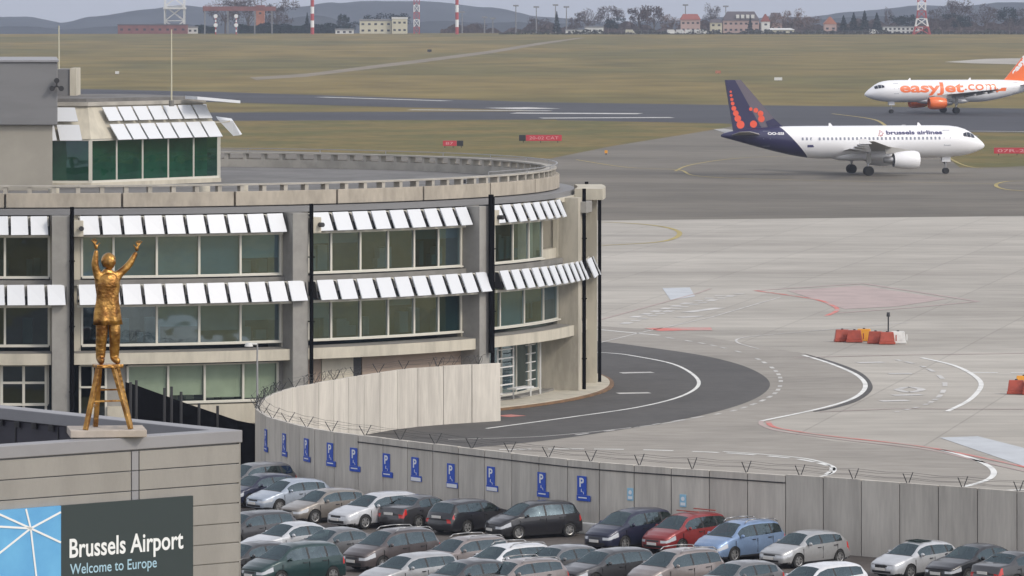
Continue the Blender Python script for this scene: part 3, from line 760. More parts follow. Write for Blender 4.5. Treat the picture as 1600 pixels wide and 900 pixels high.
# glazed penthouse on the roof
pent = thing('rooftop_pavilion', 'green glazed rooftop pavilion with two rows of white sunshades', 'pavilion', (0, 0, 0))
A = Vector((-34, 316.2, 0)); B = Vector((-24.5, 316.2, 0)); C = Vector((-17.5, 324.6, 0)); Dd = Vector((-22.5, 332, 0)); E5 = Vector((-34, 332, 0))
poly = [A, B, C, Dd, E5]
def inset(pl, k):
    c = sum(pl, Vector()) / len(pl); return [p + (c - p).normalized() * k for p in pl]
PZ0, PZ1, PZ2 = 12.25, 14.8, 16.7
MB().prism([p.xy for p in inset(poly, -.15)], 12.0, PZ0).build('plinth', M['cream'], pent)
MB().prism([p.xy for p in inset(poly, .7)], PZ0, PZ1).build('interior_core', M['blind_green'], pent)
sk = MB(); lo = inset(poly, -.15); hi = inset(poly, .95)
sk.add([Vector((*p.xy, PZ1)) for p in lo] + [Vector((*p.xy, PZ2)) for p in hi], [tuple(range(5)), tuple(range(5, 10))] + [(i, (i + 1) % 5, 5 + (i + 1) % 5, 5 + i) for i in range(5)])
sk.build('sloping_cladding', M['cream'], pent)
MB().prism([p.xy for p in inset(poly, .75)], PZ2 + .003, PZ2 + .22).build('roof_cap', M['rail_concrete'], pent)
MB().prism([p.xy for p in inset(poly, 1.4)], PZ2 + .225, PZ2 + .42).build('roof_deck', M['roof_felt'], pent)
def facet(p, q, n, tints, name='window'):
    f = MB(); g = MB(); d = (q - p)
    for i in range(n + 1):
        a = p + d * i / n; f.bar(Vector((*a.xy, PZ0)), Vector((*a.xy, PZ1)), .10 if i not in (0,) else .2)
    f.bar(Vector((*p.xy, PZ0 + .06)), Vector((*q.xy, PZ0 + .06)), .14); f.bar(Vector((*p.xy, PZ1 - .05)), Vector((*q.xy, PZ1 - .05)), .12)
    fo = f.build(name, M['frame'], pent)
    for i in range(n):
        a = p + d * i / n; b = p + d * (i + 1) / n; g.m = tints[i % len(tints)]
        g.add([Vector((*a.xy, PZ0 + .1)), Vector((*b.xy, PZ0 + .1)), Vector((*b.xy, PZ1)), Vector((*a.xy, PZ1))], [(0, 1, 2, 3)])
    g.build('glazing', G, fo, fixn=False)
facet(A, B, 4, (5, 5)); facet(B, C, 5, (5, 5)); facet(C, Dd, 4, (5,))
def flat_shades(p, q, n, lo_in, zt, hi_in, zb, f0=0.02, f1=.98):
    d = (q - p); u = d.normalized(); out = Vector((u.y, -u.x, 0))
    for k in range(n):
        a = p + d * (f0 + (f1 - f0) * k / n); b = p + d * (f0 + (f1 - f0) * (k + .88) / n)
        qd = [a + out * hi_in, b + out * hi_in, b + out * lo_in, a + out * lo_in]
        for i, z in enumerate((zb, zb, zt, zt)): qd[i] = Vector((*qd[i].xy, z))
        sh = u * .22; qd[0] += sh; qd[1] += sh
        nn = (qd[1] - qd[0]).cross(qd[3] - qd[0]).normalized() * .03
        m = MB(); m.hexa([x + nn for x in qd], [x - nn for x in qd]); m.build('sunshade', M['shade'], pent)
for (p, q, n, f0, f1) in ((A, B, 6, 0, .92), (B, C, 7, .12, .94), (C, Dd, 3, .1, .9)):
    flat_shades(p, q, n, -.35, 16.62, .02, 15.82, f0, f1); flat_shades(p, q, n, .05, 15.62, .55, 14.72, f0 + .02, f1 + .03)
MB().hexa([(-18.6, 321.6, 16.98), (-16.2, 324.4, 16.70), (-17.0, 325.4, 16.72), (-19.4, 322.8, 17.0)], [(-18.6, 321.6, 17.16), (-16.2, 324.4, 16.86), (-17.0, 325.4, 16.88), (-19.4, 322.8, 17.18)]).build('roof_overhang', M['shade'], pent)
MB().hexa([(-17.6, 324.9, 15.75), (-16.7, 325.6, 15.6), (-16.3, 326.2, 14.75), (-16.7, 326.0, 14.7)], [(-17.7, 325.2, 15.9), (-16.8, 325.9, 15.75), (-16.2, 326.5, 14.8), (-16.6, 326.3, 14.75)]).build('side_awning', M['shade'], pent)
MB().bar((-18.4, 324.6, 15.5), (-16.9, 325.5, 15.6), .10).build('awning_arm', M['cream'], pent)

box = thing('plant_room', 'grey clad plant room block over a beige wall at the left edge of the round roof', 'plant room', (0, 0, 0))
MB().prism([(-62, 311), (-25.98, 311), (-27.3, 325), (-62, 325)], 15.75, 19.35).build('grey_cladding', M['clad_grey'], box, bevel=.05)
MB().prism([(-62, 311.3), (-26.3, 311.3), (-27.55, 324.6), (-62, 324.6)], 12.0, 15.74).build('beige_wall', M['render_beige'], box)
MB().prism([(-62, 310.9), (-25.9, 310.9), (-27.22, 325.1), (-62, 325.1)], 19.353, 19.46).build('roof_edge', M['clad_top'], box)
an = MB()
for a in range(3):
    t = R(90 + a * 120); c = Vector((-26.0, 310.7, 18.0)); an.tube(c, c + Vector((math.cos(t) * .3, 0, math.sin(t) * .3)), .05); an.tube(c + Vector((math.cos(t) * .3, -.05, math.sin(t) * .3)), c + Vector((math.cos(t) * .3, .1, math.sin(t) * .3)), .16)
tag(an.build('bracket_antenna', M['dark_metal']), 'dark three armed antenna on the corner of the grey plant room', 'antenna')
vent = thing('vent_housing', 'small grey vent housing with a cream edge behind the grey plant room', 'vent housing')
MB().box(-27.6, -26.5, 326, 329, 12.0, 18.7).build('housing', M['clad_grey'], vent); MB().box(-26.49, -26.1, 325.9, 329.1, 12.0, 18.75).build('edge_panel', M['cream'], vent)
for (x, y0, y1, d, lab) in ((92, 40, 112, 327, 'thin white rod antenna beside the grey plant room'), (268, 46, 160, 321, 'tall thin white rod antenna on the glazed pavilion roof')):
    a = PD(x, y1 + 6, d); b = PD(x, y0, d)
    t = thing('rod_antenna', lab, 'antenna', (a.x, a.y, a.z), 0, 'rod antennas on the terminal roof')
    MB().tube((0, 0, 0), (0, 0, b.z - a.z), .05, .03, 8).build('rod', M['house_cream'], t); MB().tube((0, 0, 0), (0, 0, .35), .16, n=10).build('base', M['ledge'], t)

# ---------------------------------------------------------------- black mesh fence and lamp beside the terminal
fe = thing('mesh_fence', 'black mesh screen fence sloping down to the right, painted shade at its right end', 'fence')
pl = [PD(196, 597, 272), PD(210, 601, 272), PD(290, 630, 271), PD(370, 657, 270), PD(404, 664, 268.5)]  # last stretch is a dark sheet standing in for shade at the terminal base
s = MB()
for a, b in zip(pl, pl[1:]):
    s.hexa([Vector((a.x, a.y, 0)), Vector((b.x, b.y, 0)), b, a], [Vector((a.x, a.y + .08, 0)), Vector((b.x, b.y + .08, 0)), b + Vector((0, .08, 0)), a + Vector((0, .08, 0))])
s.build('mesh_screen_and_shade', M['black'], fe)
for x, yt, yb in ((204, 597, 660), (213, 594, 660), (257, 606, 660), (268, 604, 660), (283, 612, 660), (340, 634, 660), (311, 630, 660)):
    a = PD(x, yt, 270.4); MB().tube((a.x, a.y, 0), a, .07, n=8).build('post', M['dark_metal'], fe)
lt = thing('street_lamp', 'slim grey street lamp with a round white head behind the wall bend', 'street lamp', tuple(P(402, 728)[:3]))
base = P(402, 728); zt = EYE - (538 - YH) / FPX * base.y
MB().tube((0, 0, 0), (0, 0, 2.2), .10, .08, 10).build('base_section', M['dark_metal'], lt)
MB().tube((0, 0, 2.2), (0, 0, zt), .06, .04, 10).build('pole', M['steel'], lt)
h = MB(); h.tube((0, 0, zt), (-.28, 0, zt + .02), .05, .05, 8); h.tube((-.42, 0, zt - .1), (-.42, 0, zt + .08), .22, .15, 14); h.build('lamp_head', M['house_white'], lt)

# ---------------------------------------------------------------- foreground clad building with the airport board
ZT = 16.7
c0 = P(375, 672, ZT); uF = (P(0, 697, ZT) - c0).normalized(); uF.z = 0; uF.normalize()
nF = Vector((-uF.y, uF.x, 0)); 
if nF.y > 0: nF = -nF
uB = -nF
clad = thing('clad_building', 'flat roofed building clad in grey panels with a recessed roof, nearest the camera', 'building')
Lf, Lb = 16.0, 14.0
def rect(a0, a1, b0, b1): return [(c0 + uF * a + uB * b).xy for a, b in ((a0, b0), (a1, b0), (a1, b1), (a0, b1))]
MB().prism(rect(.03, Lf, .03, Lb), 0, 15.6).build('building_core', M['render_beige'], clad)
ph = .32
# cladding panels of the front face, each course its own row of long panels
zc = ZT - .22; k = 0
while zc > 12.6:
    for (a0, a1) in ((0, 2.02), (2.03, 2.17), (2.18, 8.0), (8.02, 15.9)):
        m = MB(); a_, b_ = c0 + uF * (a0 + .004), c0 + uF * (a1 - .004)
        m.prism([(a_ + nF * 0).xy, (b_ + nF * 0).xy, (b_ - nF * .03).xy, (a_ - nF * .03).xy], zc - ph + .008, zc - .008)
        m.build('cladding_panel', M['clad'] if a1 - a0 > .5 else M['clad_top'], clad, bevel=.006)
    zc -= ph
MB().prism(rect(-.02, Lf, -.01, -.002) , 0, 1).v
m = MB(); m.prism([(c0 + uF * .005 - nF * .04).xy, (c0 + uF * Lf - nF * .04).xy, (c0 + uF * Lf - nF * .06).xy, (c0 + uF * .005 - nF * .06).xy], 12, ZT - .2); m.build('backing', M['clad_grey'], clad)
m = MB(); m.prism([(c0 - uF * .012 + nF * .0).xy, (c0 - uF * .012 + uB * Lb).xy, (c0 + uF * .02 + uB * Lb).xy, (c0 + uF * .02).xy], 0, ZT - .2); m.build('side_cladding', M['clad'], clad)
m = MB()
for (r_) in (rect(-.03, Lf, -.03, .34), rect(-.03, .34, .341, Lb)): m.prism(r_, ZT - .2, ZT)
m.build('parapet_cap', M['clad_top'], clad, bevel=.012)
m = MB()
m.prism(rect(.06, Lf, .06, .3), 15.6, ZT - .21); m.prism(rect(.06, .3, .31, Lb), 15.6, ZT - .21); m.build('parapet_inner', M['well'], clad)
jl = MB()
for k in range(9): jl.prism(rect(.302, .315, .9 + k * 1.25, .93 + k * 1.25), 15.62, ZT - .22)
jl.build('inner_seams', M['dark_metal'], clad)
MB().prism(rect(.31, Lf, .31, Lb), 15.61, 15.66).build('roof_deck', M['well'], clad)
fl = MB()
for k in range(24): 
    p = c0 + uF * (.36) + uB * (.8 + k * .5); fl.box(p.x - .04, p.x + .04, p.y - .04, p.y + .04, ZT - .30, ZT - .2)
fl.build('cap_brackets', M['dark_metal'], clad)
# board
def fpt(a, z, o): p = c0 + uF * a + nF * o; return Vector((p.x, p.y, z))
sign = thing('airport_board', 'dark green airport name board with a light blue logo square on the clad building', 'sign', tuple(fpt(0, 0, 0)[:3]))
inv = Matrix.Translation(-fpt(0, 0, 0))
def slab(name, a0, a1, z0, z1, o0, o1, m):
    q = [inv @ fpt(a0, z0, o0), inv @ fpt(a1, z0, o0), inv @ fpt(a1, z1, o0), inv @ fpt(a0, z1, o0)]
    w = [inv @ fpt(a0, z0, o1), inv @ fpt(a1, z0, o1), inv @ fpt(a1, z1, o1), inv @ fpt(a0, z1, o1)]
    return MB().hexa(q, w).build(name, m, sign)
ST = 15.70
slab('board_panel', 1.0, 3.60, 13.7, ST, .01, .07, M['board_dark']); slab('logo_panel', 3.602, 6.3, 13.7, ST, .01, .07, M['board_blue'])
rays = MB(); hub = (4.19, 15.38)
for (a, z) in ((3.61, 15.60), (3.61, 15.12), (4.28, ST - .01), (3.96, 13.75), (5.6, 14.55), (5.7, 15.55), (4.9, ST - .01)):
    p = inv @ fpt(hub[0], hub[1], .075); q = inv @ fpt(a, z, .075); d = (q - p); nn = d.cross(nF).normalized() * .016
    rays.hexa([p - nn, p + nn, q + nn, q - nn], [x + nF * .004 for x in (p - nn, p + nn, q + nn, q - nn)])
rays.build('logo_rays', M['board_white'], sign)
rotz = math.atan2(-uF.y, -uF.x)
def board_text(name, body, a_left, a_right, zbase, h, m, off, desc=0):
    me, x0, x1, y0, y1 = text_mesh(body, 1.0, off)
    sx = (a_left - a_right) / (x1 - x0); capm, _, _, c0_, c1_ = text_mesh('B', 1.0, off); sy = h / (c1_ - c0_)
    for v in me.vertices: v.co = ((v.co.x - x0) * sx, v.co.y * sy, 0)
    me.materials.clear(); me.materials.append(m)
    o = link(name, me, sign, inv @ fpt(a_left, zbase, .074)); o.rotation_euler = (R(90), 0, rotz); return o
board_text('board_lettering', 'Brussels Airport', 3.44, 1.20, 14.87, .30, M['board_white'], .018)
board_text('board_lettering', 'Welcome to Europe', 3.43, 1.73, 14.60, .165, M['board_pale'], .006)

# ---------------------------------------------------------------- gilded figure on a trestle on the roof
sb = P(168, 668, ZT + .14); STX = Vector((sb.x, sb.y, ZT))
pd_ = thing('statue_plinth', 'thin pale concrete slab under the gilded figure at the roof edge', 'plinth', tuple(STX), R(8))
MB().box(-.62, .60, -.42, .55, .012, .13).build('slab', M['ped'], pd_, bevel=.012)
MB().box(-.55, .1, .1, .5, -1.035, .01).build('support', M['well'], pd_)
st = thing('gilded_statue', 'gilded bronze statue of a man with raised arms standing on a four legged trestle', 'statue', tuple(STX + Vector((0, 0, .132))), R(18))
def skin_figure(name, joints, edges, m, parent, levels=2):
    me = bpy.data.meshes.new(name); me.from_pydata([j[0] for j in joints], edges, [])
    o = bpy.data.objects.new(name, me); COL.objects.link(o)
    sk = o.modifiers.new('skin', 'SKIN'); sk.use_smooth_shade = True
    for i, j in enumerate(joints):
        r = j[1]; me.skin_vertices[0].data[i].radius = r if isinstance(r, tuple) else (r, r)
    me.skin_vertices[0].data[0].use_root = True
    ss = o.modifiers.new('sub', 'SUBSURF'); ss.levels = levels; ss.render_levels = levels
    me.materials.append(m); o.parent = parent; return o
F0 = 1.02   # feet height on the trestle top
J = [((0.0, 0, F0 + .92), (.16, .125)),                       # 0 pelvis
     ((.0, -.01, F0 + 1.08), (.15, .12)), ((.0, -.01, F0 + 1.24), (.175, .13)), ((-.005, 0, F0 + 1.38), (.155, .10)),   # 1-3 spine, chest
     ((.0, 0, F0 + 1.47), (.075, .075)), ((.01, -.02, F0 + 1.55), (.07, .07)),   # 4-5 neck
     ((-.085, 0, F0 + .82), (.12, .12)), ((-.10, -.02, F0 + .50), (.098, .10)), ((-.105, .02, F0 + .28), (.088, .09)), ((-.11, .03, F0 + .09), (.082, .08)), ((-.12, -.11, F0 + .04), (.055, .042)),  # 6-10 left leg
     ((.085, 0, F0 + .82), (.12, .12)), ((.11, -.05, F0 + .50), (.098, .10)), ((.115, .0, F0 + .28), (.088, .09)), ((.12, .03, F0 + .09), (.082, .08)), ((.16, -.11, F0 + .04), (.055, .042)),       # 11-15
     ((-.17, .0, F0 + 1.42), (.078, .07)), ((-.215, -.02, F0 + 1.62), (.066, .062)), ((-.19, -.03, F0 + 1.84), (.034, .034)),    # 16-18 raised arm
     ((.17, .0, F0 + 1.42), (.078, .07)), ((.36, -.02, F0 + 1.60), (.066, .062)), ((.47, -.03, F0 + 1.80), (.034, .034))]       # 19-21
E_ = [(0, 1), (1, 2), (2, 3), (3, 4), (4, 5), (0, 6), (6, 7), (7, 8), (8, 9), (9, 10), (0, 11), (11, 12), (12, 13), (13, 14), (14, 15), (3, 16), (16, 17), (17, 18), (3, 19), (19, 20), (20, 21)]
skin_figure('body', J, E_, M['gold'], st)
hb = bmesh.new(); bmesh.ops.create_uvsphere(hb, u_segments=20, v_segments=14, radius=.105)
for v in hb.verts:
    x, y, z = v.co; v.co.z = z * 1.22; 
    if y < 0 and abs(x) < .03 and -.04 < z < .03: v.co.y -= .022          # nose
    if z < -.05: v.co.x *= .82; v.co.y = v.co.y * .88 - .006                # jaw
    v.co.y *= 1.12
me = bpy.data.meshes.new('head'); hb.to_mesh(me); hb.free(); me.materials.append(M['gold'])
for p in me.polygons: p.use_smooth = True
ho = link('head', me, st, (.02, -.02, F0 + 1.645)); ho.rotation_euler = (R(-24), 0, R(20))
# brimmed hat, jacket skirt and trouser folds
hc = bmesh.new(); bmesh.ops.create_uvsphere(hc, u_segments=18, v_segments=12, radius=.118)
bmesh.ops.delete(hc, geom=[v for v in hc.verts if v.co.z < -.02 and v.co.y < .03 or v.co.z < -.07], context='VERTS')
for v in hc.verts: v.co.y *= 1.12; v.co.z *= 1.16
me = bpy.data.meshes.new('hair'); hc.to_mesh(me); hc.free(); me.materials.append(M['gold'])
for p in me.polygons: p.use_smooth = True
hr_ = link('hair', me, st, (.02, .0, F0 + 1.655)); hr_.rotation_euler = (R(-24), 0, R(20))
jk = MB(); prof = [(.64, .238), (.72, .225), (.85, .21), (1.0, .185), (1.12, .182), (1.25, .20), (1.36, .205), (1.43, .165), (1.48, .09)]; NJ = 40; vs = []
for k, (z, r) in enumerate(prof):
    for i in range(NJ):
        a = 2 * math.pi * i / NJ; f = 1 + (.055 if z < 1.0 else .03) * math.sin(7 * a + z * 5) + .03 * math.sin(3 * a - z * 9)
        if math.cos(a + math.pi / 2) > .985 and z < 1.3: f *= .9        # front opening
        vs.append((r * f * math.cos(a), r * f * .72 * math.sin(a) - .005, F0 + z))
jk.add(vs, [(k * NJ + i, k * NJ + (i + 1) % NJ, (k + 1) * NJ + (i + 1) % NJ, (k + 1) * NJ + i) for k in range(len(prof) - 1) for i in range(NJ)])
jo = jk.build('coat', M['gold'], st, smooth=True); so = jo.modifiers.new('solid', 'SOLIDIFY'); so.thickness = .012
for (wx, wy, wz, sd) in ((-.19, -.03, F0 + 1.84, -1), (.47, -.03, F0 + 1.80, 1)):
    jo_ = [((wx, wy, wz), (.034, .034)), ((wx + sd * .015, wy, wz + .06), (.040, .022)), ((wx + sd * .03, wy, wz + .10), (.036, .018))]
    ed = [(0, 1), (1, 2)]
    for k in range(4):
        b = len(jo_); fx = (k - 1.5) * .022
        jo_ += [((wx + sd * .03 + fx, wy - .005, wz + .135), (.0095, .0095)), ((wx + sd * .04 + fx * 1.5, wy - .02, wz + .175 + (.01 if k in (1, 2) else -.01)), (.008, .008))]
        ed += [(2, b), (b, b + 1)]
    b = len(jo_); jo_ += [((wx - sd * .03, wy - .01, wz + .08), (.011, .011)), ((wx - sd * .055, wy - .02, wz + .115), (.009, .009))]; ed += [(1, b), (b, b + 1)]
    skin_figure('hand', jo_, ed, M['gold'], st, 1)
# trestle
legs = ((-.43, -.28, -.16, -.07), (.30, -.34, .07, -.09), (-.12, .33, -.10, .12), (.44, .26, .17, .10))
for (x0, y0, x1, y1) in legs:
    MB().bar((x0, y0, 0), (x1, y1, F0 - .02), .075, .06).build('leg', M['gold'], st, bevel=.006)
MB().box(-.21, .23, -.14, .17, F0 - .05, F0 + .005).build('platform', M['gold'], st, bevel=.01)
def lp(i, t): x0, y0, x1, y1 = legs[i]; return Vector((x0 + (x1 - x0) * t, y0 + (y1 - y0) * t, (F0 - .02) * t))
for t in (.2, .38, .56, .74): MB().bar(lp(1, t), lp(3, t), .045, .035).build('rung', M['gold'], st)
for i, j, t in ((0, 1, .45), (0, 2, .36), (2, 3, .6), (0, 2, .7)): MB().bar(lp(i, t), lp(j, t), .035, .028).build('brace', M['gold'], st)

# ---------------------------------------------------------------- cars
def interp(pts, x):
    if x <= pts[0][0]: return pts[0][1]
    for (a, va), (b, vb) in zip(pts, pts[1:]):
        if x <= b:
            t = (x - a) / (b - a); t2 = t * t * (3 - 2 * t); t = .6 * t + .4 * t2
            return va + (vb - va) * t
    return pts[-1][1]

CAR = {
 'hatch': dict(L=4.15, W=1.73, top=[(0, .66), (.12, .74), (.55, .86), (1.02, .97), (1.72, 1.36), (2.15, 1.445), (2.7, 1.45), (3.3, 1.40), (3.62, 1.33), (4.0, .98), (4.10, .88), (4.15, .72)],
    belt=[(0, .60), (.5, .77), (1.0, .90), (2.4, .945), (3.7, 1.0), (4.0, .93), (4.15, .66)], cowl=1.02, ws=1.78, re=3.60, rg=4.0, xe=3.62, xf=.80, wb=2.58, wr=.315, pil=[2.35, 3.18], rail=False),
 'mpv': dict(L=4.35, W=1.80, top=[(0, .70), (.10, .80), (.45, .95), (.85, 1.06), (1.65, 1.52), (2.1, 1.61), (2.8, 1.63), (3.6, 1.59), (3.92, 1.52), (4.22, 1.05), (4.30, .95), (4.35, .75)],
    belt=[(0, .64), (.45, .86), (.9, .98), (2.4, 1.02), (3.9, 1.07), (4.2, .98), (4.35, .68)], cowl=.85, ws=1.72, re=3.92, rg=4.22, xe=3.98, xf=.84, wb=2.70, wr=.325, pil=[2.35, 3.25], rail=True),
 'wagon': dict(L=4.60, W=1.78, top=[(0, .64), (.12, .73), (.6, .86), (1.15, .96), (1.90, 1.36), (2.3, 1.45), (3.0, 1.47), (3.8, 1.44), (4.1, 1.38), (4.45, 1.0), (4.55, .9), (4.60, .72)],
    belt=[(0, .58), (.55, .78), (1.15, .90), (2.6, .94), (4.1, 1.0), (4.4, .94), (4.60, .66)], cowl=1.15, ws=1.96, re=4.10, rg=4.46, xe=4.12, xf=.88, wb=2.70, wr=.32, pil=[2.55, 3.45], rail=True),
 'saloon': dict(L=4.55, W=1.78, top=[(0, .64), (.12, .72), (.6, .85), (1.20, .95), (1.95, 1.34), (2.3, 1.42), (2.8, 1.43), (3.2, 1.36), (3.80, 1.06), (4.1, 1.03), (4.45, .98), (4.55, .72)],
    belt=[(0, .58), (.55, .78), (1.2, .89), (2.6, .93), (3.8, .98), (4.4, .93), (4.55, .66)], cowl=1.20, ws=2.0, re=3.18, rg=3.80, xe=3.42, xf=.86, wb=2.66, wr=.32, pil=[2.6], rail=False),
}
NS, NG, NR = 11, 6, 9        # rings: side, greenhouse side, roof
def make_car_mesh(kind):
    c = CAR[kind]; L, W = c['L'], c['W']; n = int(L / .045)
    xs = sorted(set([round(L * i / n, 4) for i in range(n + 1)]))
    xr = c['xf'] + c['wb']; ar = c['wr'] + .055
    plan = [(0, .80), (.12, .87), (.5, .96), (1.1, 1.0), (L - 1.0, 1.0), (L - .35, .95), (L - .1, .90), (L, .86)]
    def ring(x):
        w = W / 2 * interp(plan, x); zt = interp(c['top'], x); zs = min(interp(c['belt'], x), zt - .035)
        zb = .20 + (.05 if x < .25 else 0) + (.04 if x > L - .2 else 0)
        for xw in (c['xf'], xr):
            if abs(x - xw) < ar: zb = max(zb, .30 + math.sqrt(ar * ar - (x - xw) ** 2))
        pts = []
        for k in range(NS + 1):
            t = k / NS; z = zb + (zs - zb) * t; tt = (z - .2) / (zs - .2)
            y = w * (.945 + .055 * math.sin(math.pi * min(1, max(0, tt)) ** .9)); pts.append((y, z))
        h = zt - zs; ins = min(h * .46, .24); dl = min(.075, h * .3)
        y0 = pts[-1][0]; y1 = y0 - .02 - ins
        for k in range(1, NG + 1):
            t = k / NG; pts.append((y0 + (y1 - y0) * (t ** 1.15), zs + (h - dl) * t))
        for k in range(1, NR + 1):
            t = k / NR; pts.append((y1 * (1 - t), zt - dl * (1 - t) ** 2.6))
        return w, pts
    def shift(x, y, w):
        r = (y / (W / 2)) ** 2; s = 0
        if x < 2.3: s += .20 * r * (1 - x / 2.3)
        if x > L - .8: s -= .13 * r * (x - L + .8) / .8
        return x + s
    V = []; idx = {}
    rings = [ring(x) for x in xs]; NP = NS + NG + NR + 1
    for i, (w, pts) in enumerate(rings):
        for j, (y, z) in enumerate(pts): V.append((shift(xs[i], y, w), y, z))
    F = []   # (verts, xc, jc, yc, zc, where)
    for i in range(len(xs) - 1):
        for j in range(NP - 1):
            a = i * NP + j; F.append(((a, a + NP, a + NP + 1, a + 1), (xs[i] + xs[i + 1]) / 2, j, 'side'))
    NC = 8
    for end in (0, len(xs) - 1):
        w, pts = rings[end]; rows = []
        for k in range(NC + 1):
            r = []
            for j, (y, z) in enumerate(pts[:NS + NG + 1]):
                yy = y * (1 - k / NC); bul = 0
                tz = (z - pts[0][1]) / max(.01, pts[NS][1] - pts[0][1])
                bul = .035 * math.sin(math.pi * min(1, max(0, tz)) ** .8) * (1 if .05 < tz < .98 else 0)
                s = shift(xs[end], yy, w) + (-bul if end == 0 else bul) * (min(1, k / 2))
                r.append(len(V)); V.append((s, yy, z))
            rows.append(r)
        for k in range(NC):
            for j in range(NS + NG):
                q = (rows[k][j], rows[k + 1][j], rows[k + 1][j + 1], rows[k][j + 1])
                F.append((q, xs[end], j, 'front' if end == 0 else 'rear'))
        # close between the cap's highest row and the centre of the hood edge
        top = rows
        hood = [end * NP + NS + NG + m for m in range(NR + 1)]
        last = [rows[k][NS + NG] for k in range(NC + 1)]
        for k in range(min(NC, NR)):
            F.append(((last[k], last[k + 1], hood[min(NR, k + 1)], hood[k]), xs[end], NS, 'front' if end == 0 else 'rear'))
        F.append(((last[NC], hood[NR], hood[NR - 1]), xs[end], NS, 'front' if end == 0 else 'rear'))
    groups = {}
    for q, xc, j, wh in F:
        cy = sum(V[i][1] for i in q) / len(q); cz = sum(V[i][2] for i in q) / len(q); w = W / 2; part = 'body'
        zt = interp(c['top'], xc); zs = min(interp(c['belt'], xc), zt - .035)
        if wh == 'side':
            if j >= NS + NG:
                t = (j - NS - NG) / NR
                if c['cowl'] + .03 < xc < c['ws'] and t >= .11: part = 'windscreen'
                elif c['re'] < xc < c['rg'] and t >= .11: part = 'rear_window'
                elif c['cowl'] - .06 < xc < c['cowl'] + .03: part = 'trim'
            elif j >= NS:
                k = j - NS
                if c['cowl'] + .38 < xc < c['xe'] - (.0 if kind != 'saloon' else .05) and 0 <= k <= NG - 2 and (zt - zs) > .10:
                    if any(abs(xc - p) < .045 for p in c['pil']): part = 'trim'
                    elif k == 0 and False: part = 'trim'
                    else: part = 'side_window'
                if xc > c['xe'] - .30 and part == 'side_window' and kind in ('hatch',) and k > 2: part = 'side_window'
            else:
                if xc < .46 and NS - 4 <= j <= NS - 2: part = 'headlight'
                elif xc > L - .22 and NS - 4 <= j and kind in ('saloon', 'hatch'): part = 'taillight'
                elif xc > L - .16 and .74 < cz and kind in ('mpv', 'wagon'): part = 'taillight'
                elif cz < .27: part = 'trim'
        elif wh == 'front':
            if abs(cy) > .52 * w and NS - 4 <= j <= NS - 2: part = 'headlight'
            elif abs(cy) < .36 * w and .53 < cz < .61: part = 'trim'
            elif abs(cy) < .62 * w and .29 < cz < .39: part = 'trim'
        else:
            if abs(cy) > .62 * w and cz > .55: part = 'taillight'
            elif cz < .30: part = 'trim'
        groups.setdefault(part, []).append(q)
    # doors and handles: thin dark lines
    out = {}
    mats = {'body': M['trim_black'], 'windscreen': M['carglass'], 'rear_window': M['carglass'], 'side_window': M['carglass'], 'trim': M['trim_black'], 'headlight': M['headlamp'], 'taillight': M['taillamp']}
    def mk(name, quads, sides, m):
        vs = []; mp = {}; fs = []
        for sgn in sides:
            mp = {}
            for q in quads:
                f = []
                for i in q:
                    if i not in mp: mp[i] = len(vs); x, y, z = V[i]; vs.append((L / 2 - x, y * sgn, z))
                    f.append(mp[i])
                fs.append(f if sgn < 0 else f[::-1])
        me = bpy.data.meshes.new(name); me.from_pydata(vs, [], fs); me.materials.append(m)
        bm = bmesh.new(); bm.from_mesh(me); bmesh.ops.remove_doubles(bm, verts=bm.verts, dist=.0008); bmesh.ops.recalc_face_normals(bm, faces=bm.faces)
        # outward check
        cz = sum((f.calc_center_median() - Vector((0, 0, .7))).dot(f.normal) * f.calc_area() for f in bm.faces)
        if cz < 0: bmesh.ops.reverse_faces(bm, faces=bm.faces)
        bm.to_mesh(me); bm.free()
        for p in me.polygons: p.use_smooth = True
        return me
    parts = []
    for nm, q in groups.items():
        if nm in ('side_window', 'headlight', 'taillight'):
            for s in (1, -1): parts.append((nm, mk(nm, q, (s,), mats[nm]), 0))
        else:
            parts.append(({'trim': 'black_trim'}.get(nm, nm), mk(nm, q, (1, -1), mats[nm]), 1 if nm == 'body' else 0))
    ub = MB(); ub.box(L / 2 - .35 - (L - .7), L / 2 - .35, -W / 2 * .80, W / 2 * .80, .17, .62)
    parts.append(('underbody', ub.mesh('underbody', M['trim_black']), 0))
    it = MB(); cx_ = L / 2
    for x0 in (c['ws'] + .25, c['ws'] + 1.15):
        for s in (-.36, .36):
            it.hexa([(cx_ - x0, s - .24, .60), (cx_ - x0 - .14, s - .24, .60), (cx_ - x0 - .14, s + .24, .60), (cx_ - x0, s + .24, .60)], [(cx_ - x0 - .18, s - .20, 1.08), (cx_ - x0 - .28, s - .20, 1.08), (cx_ - x0 - .28, s + .20, 1.08), (cx_ - x0 - .18, s + .20, 1.08)])
            it.box(cx_ - x0 - .30, cx_ - x0 - .20, s - .12, s + .12, 1.10, 1.25)
    it.box(cx_ - c['ws'] - .05, cx_ - c['cowl'] - .12, -W * .4, W * .4, .62, c['top'][3][1] - .07)
    it.box(cx_ - c['re'] + .05, cx_ - c['ws'] - .1, -W * .42, W * .42, .625, .70)
    parts.append(('interior', it.mesh('interior', M['seat']), 0))
    return parts, xr, ar
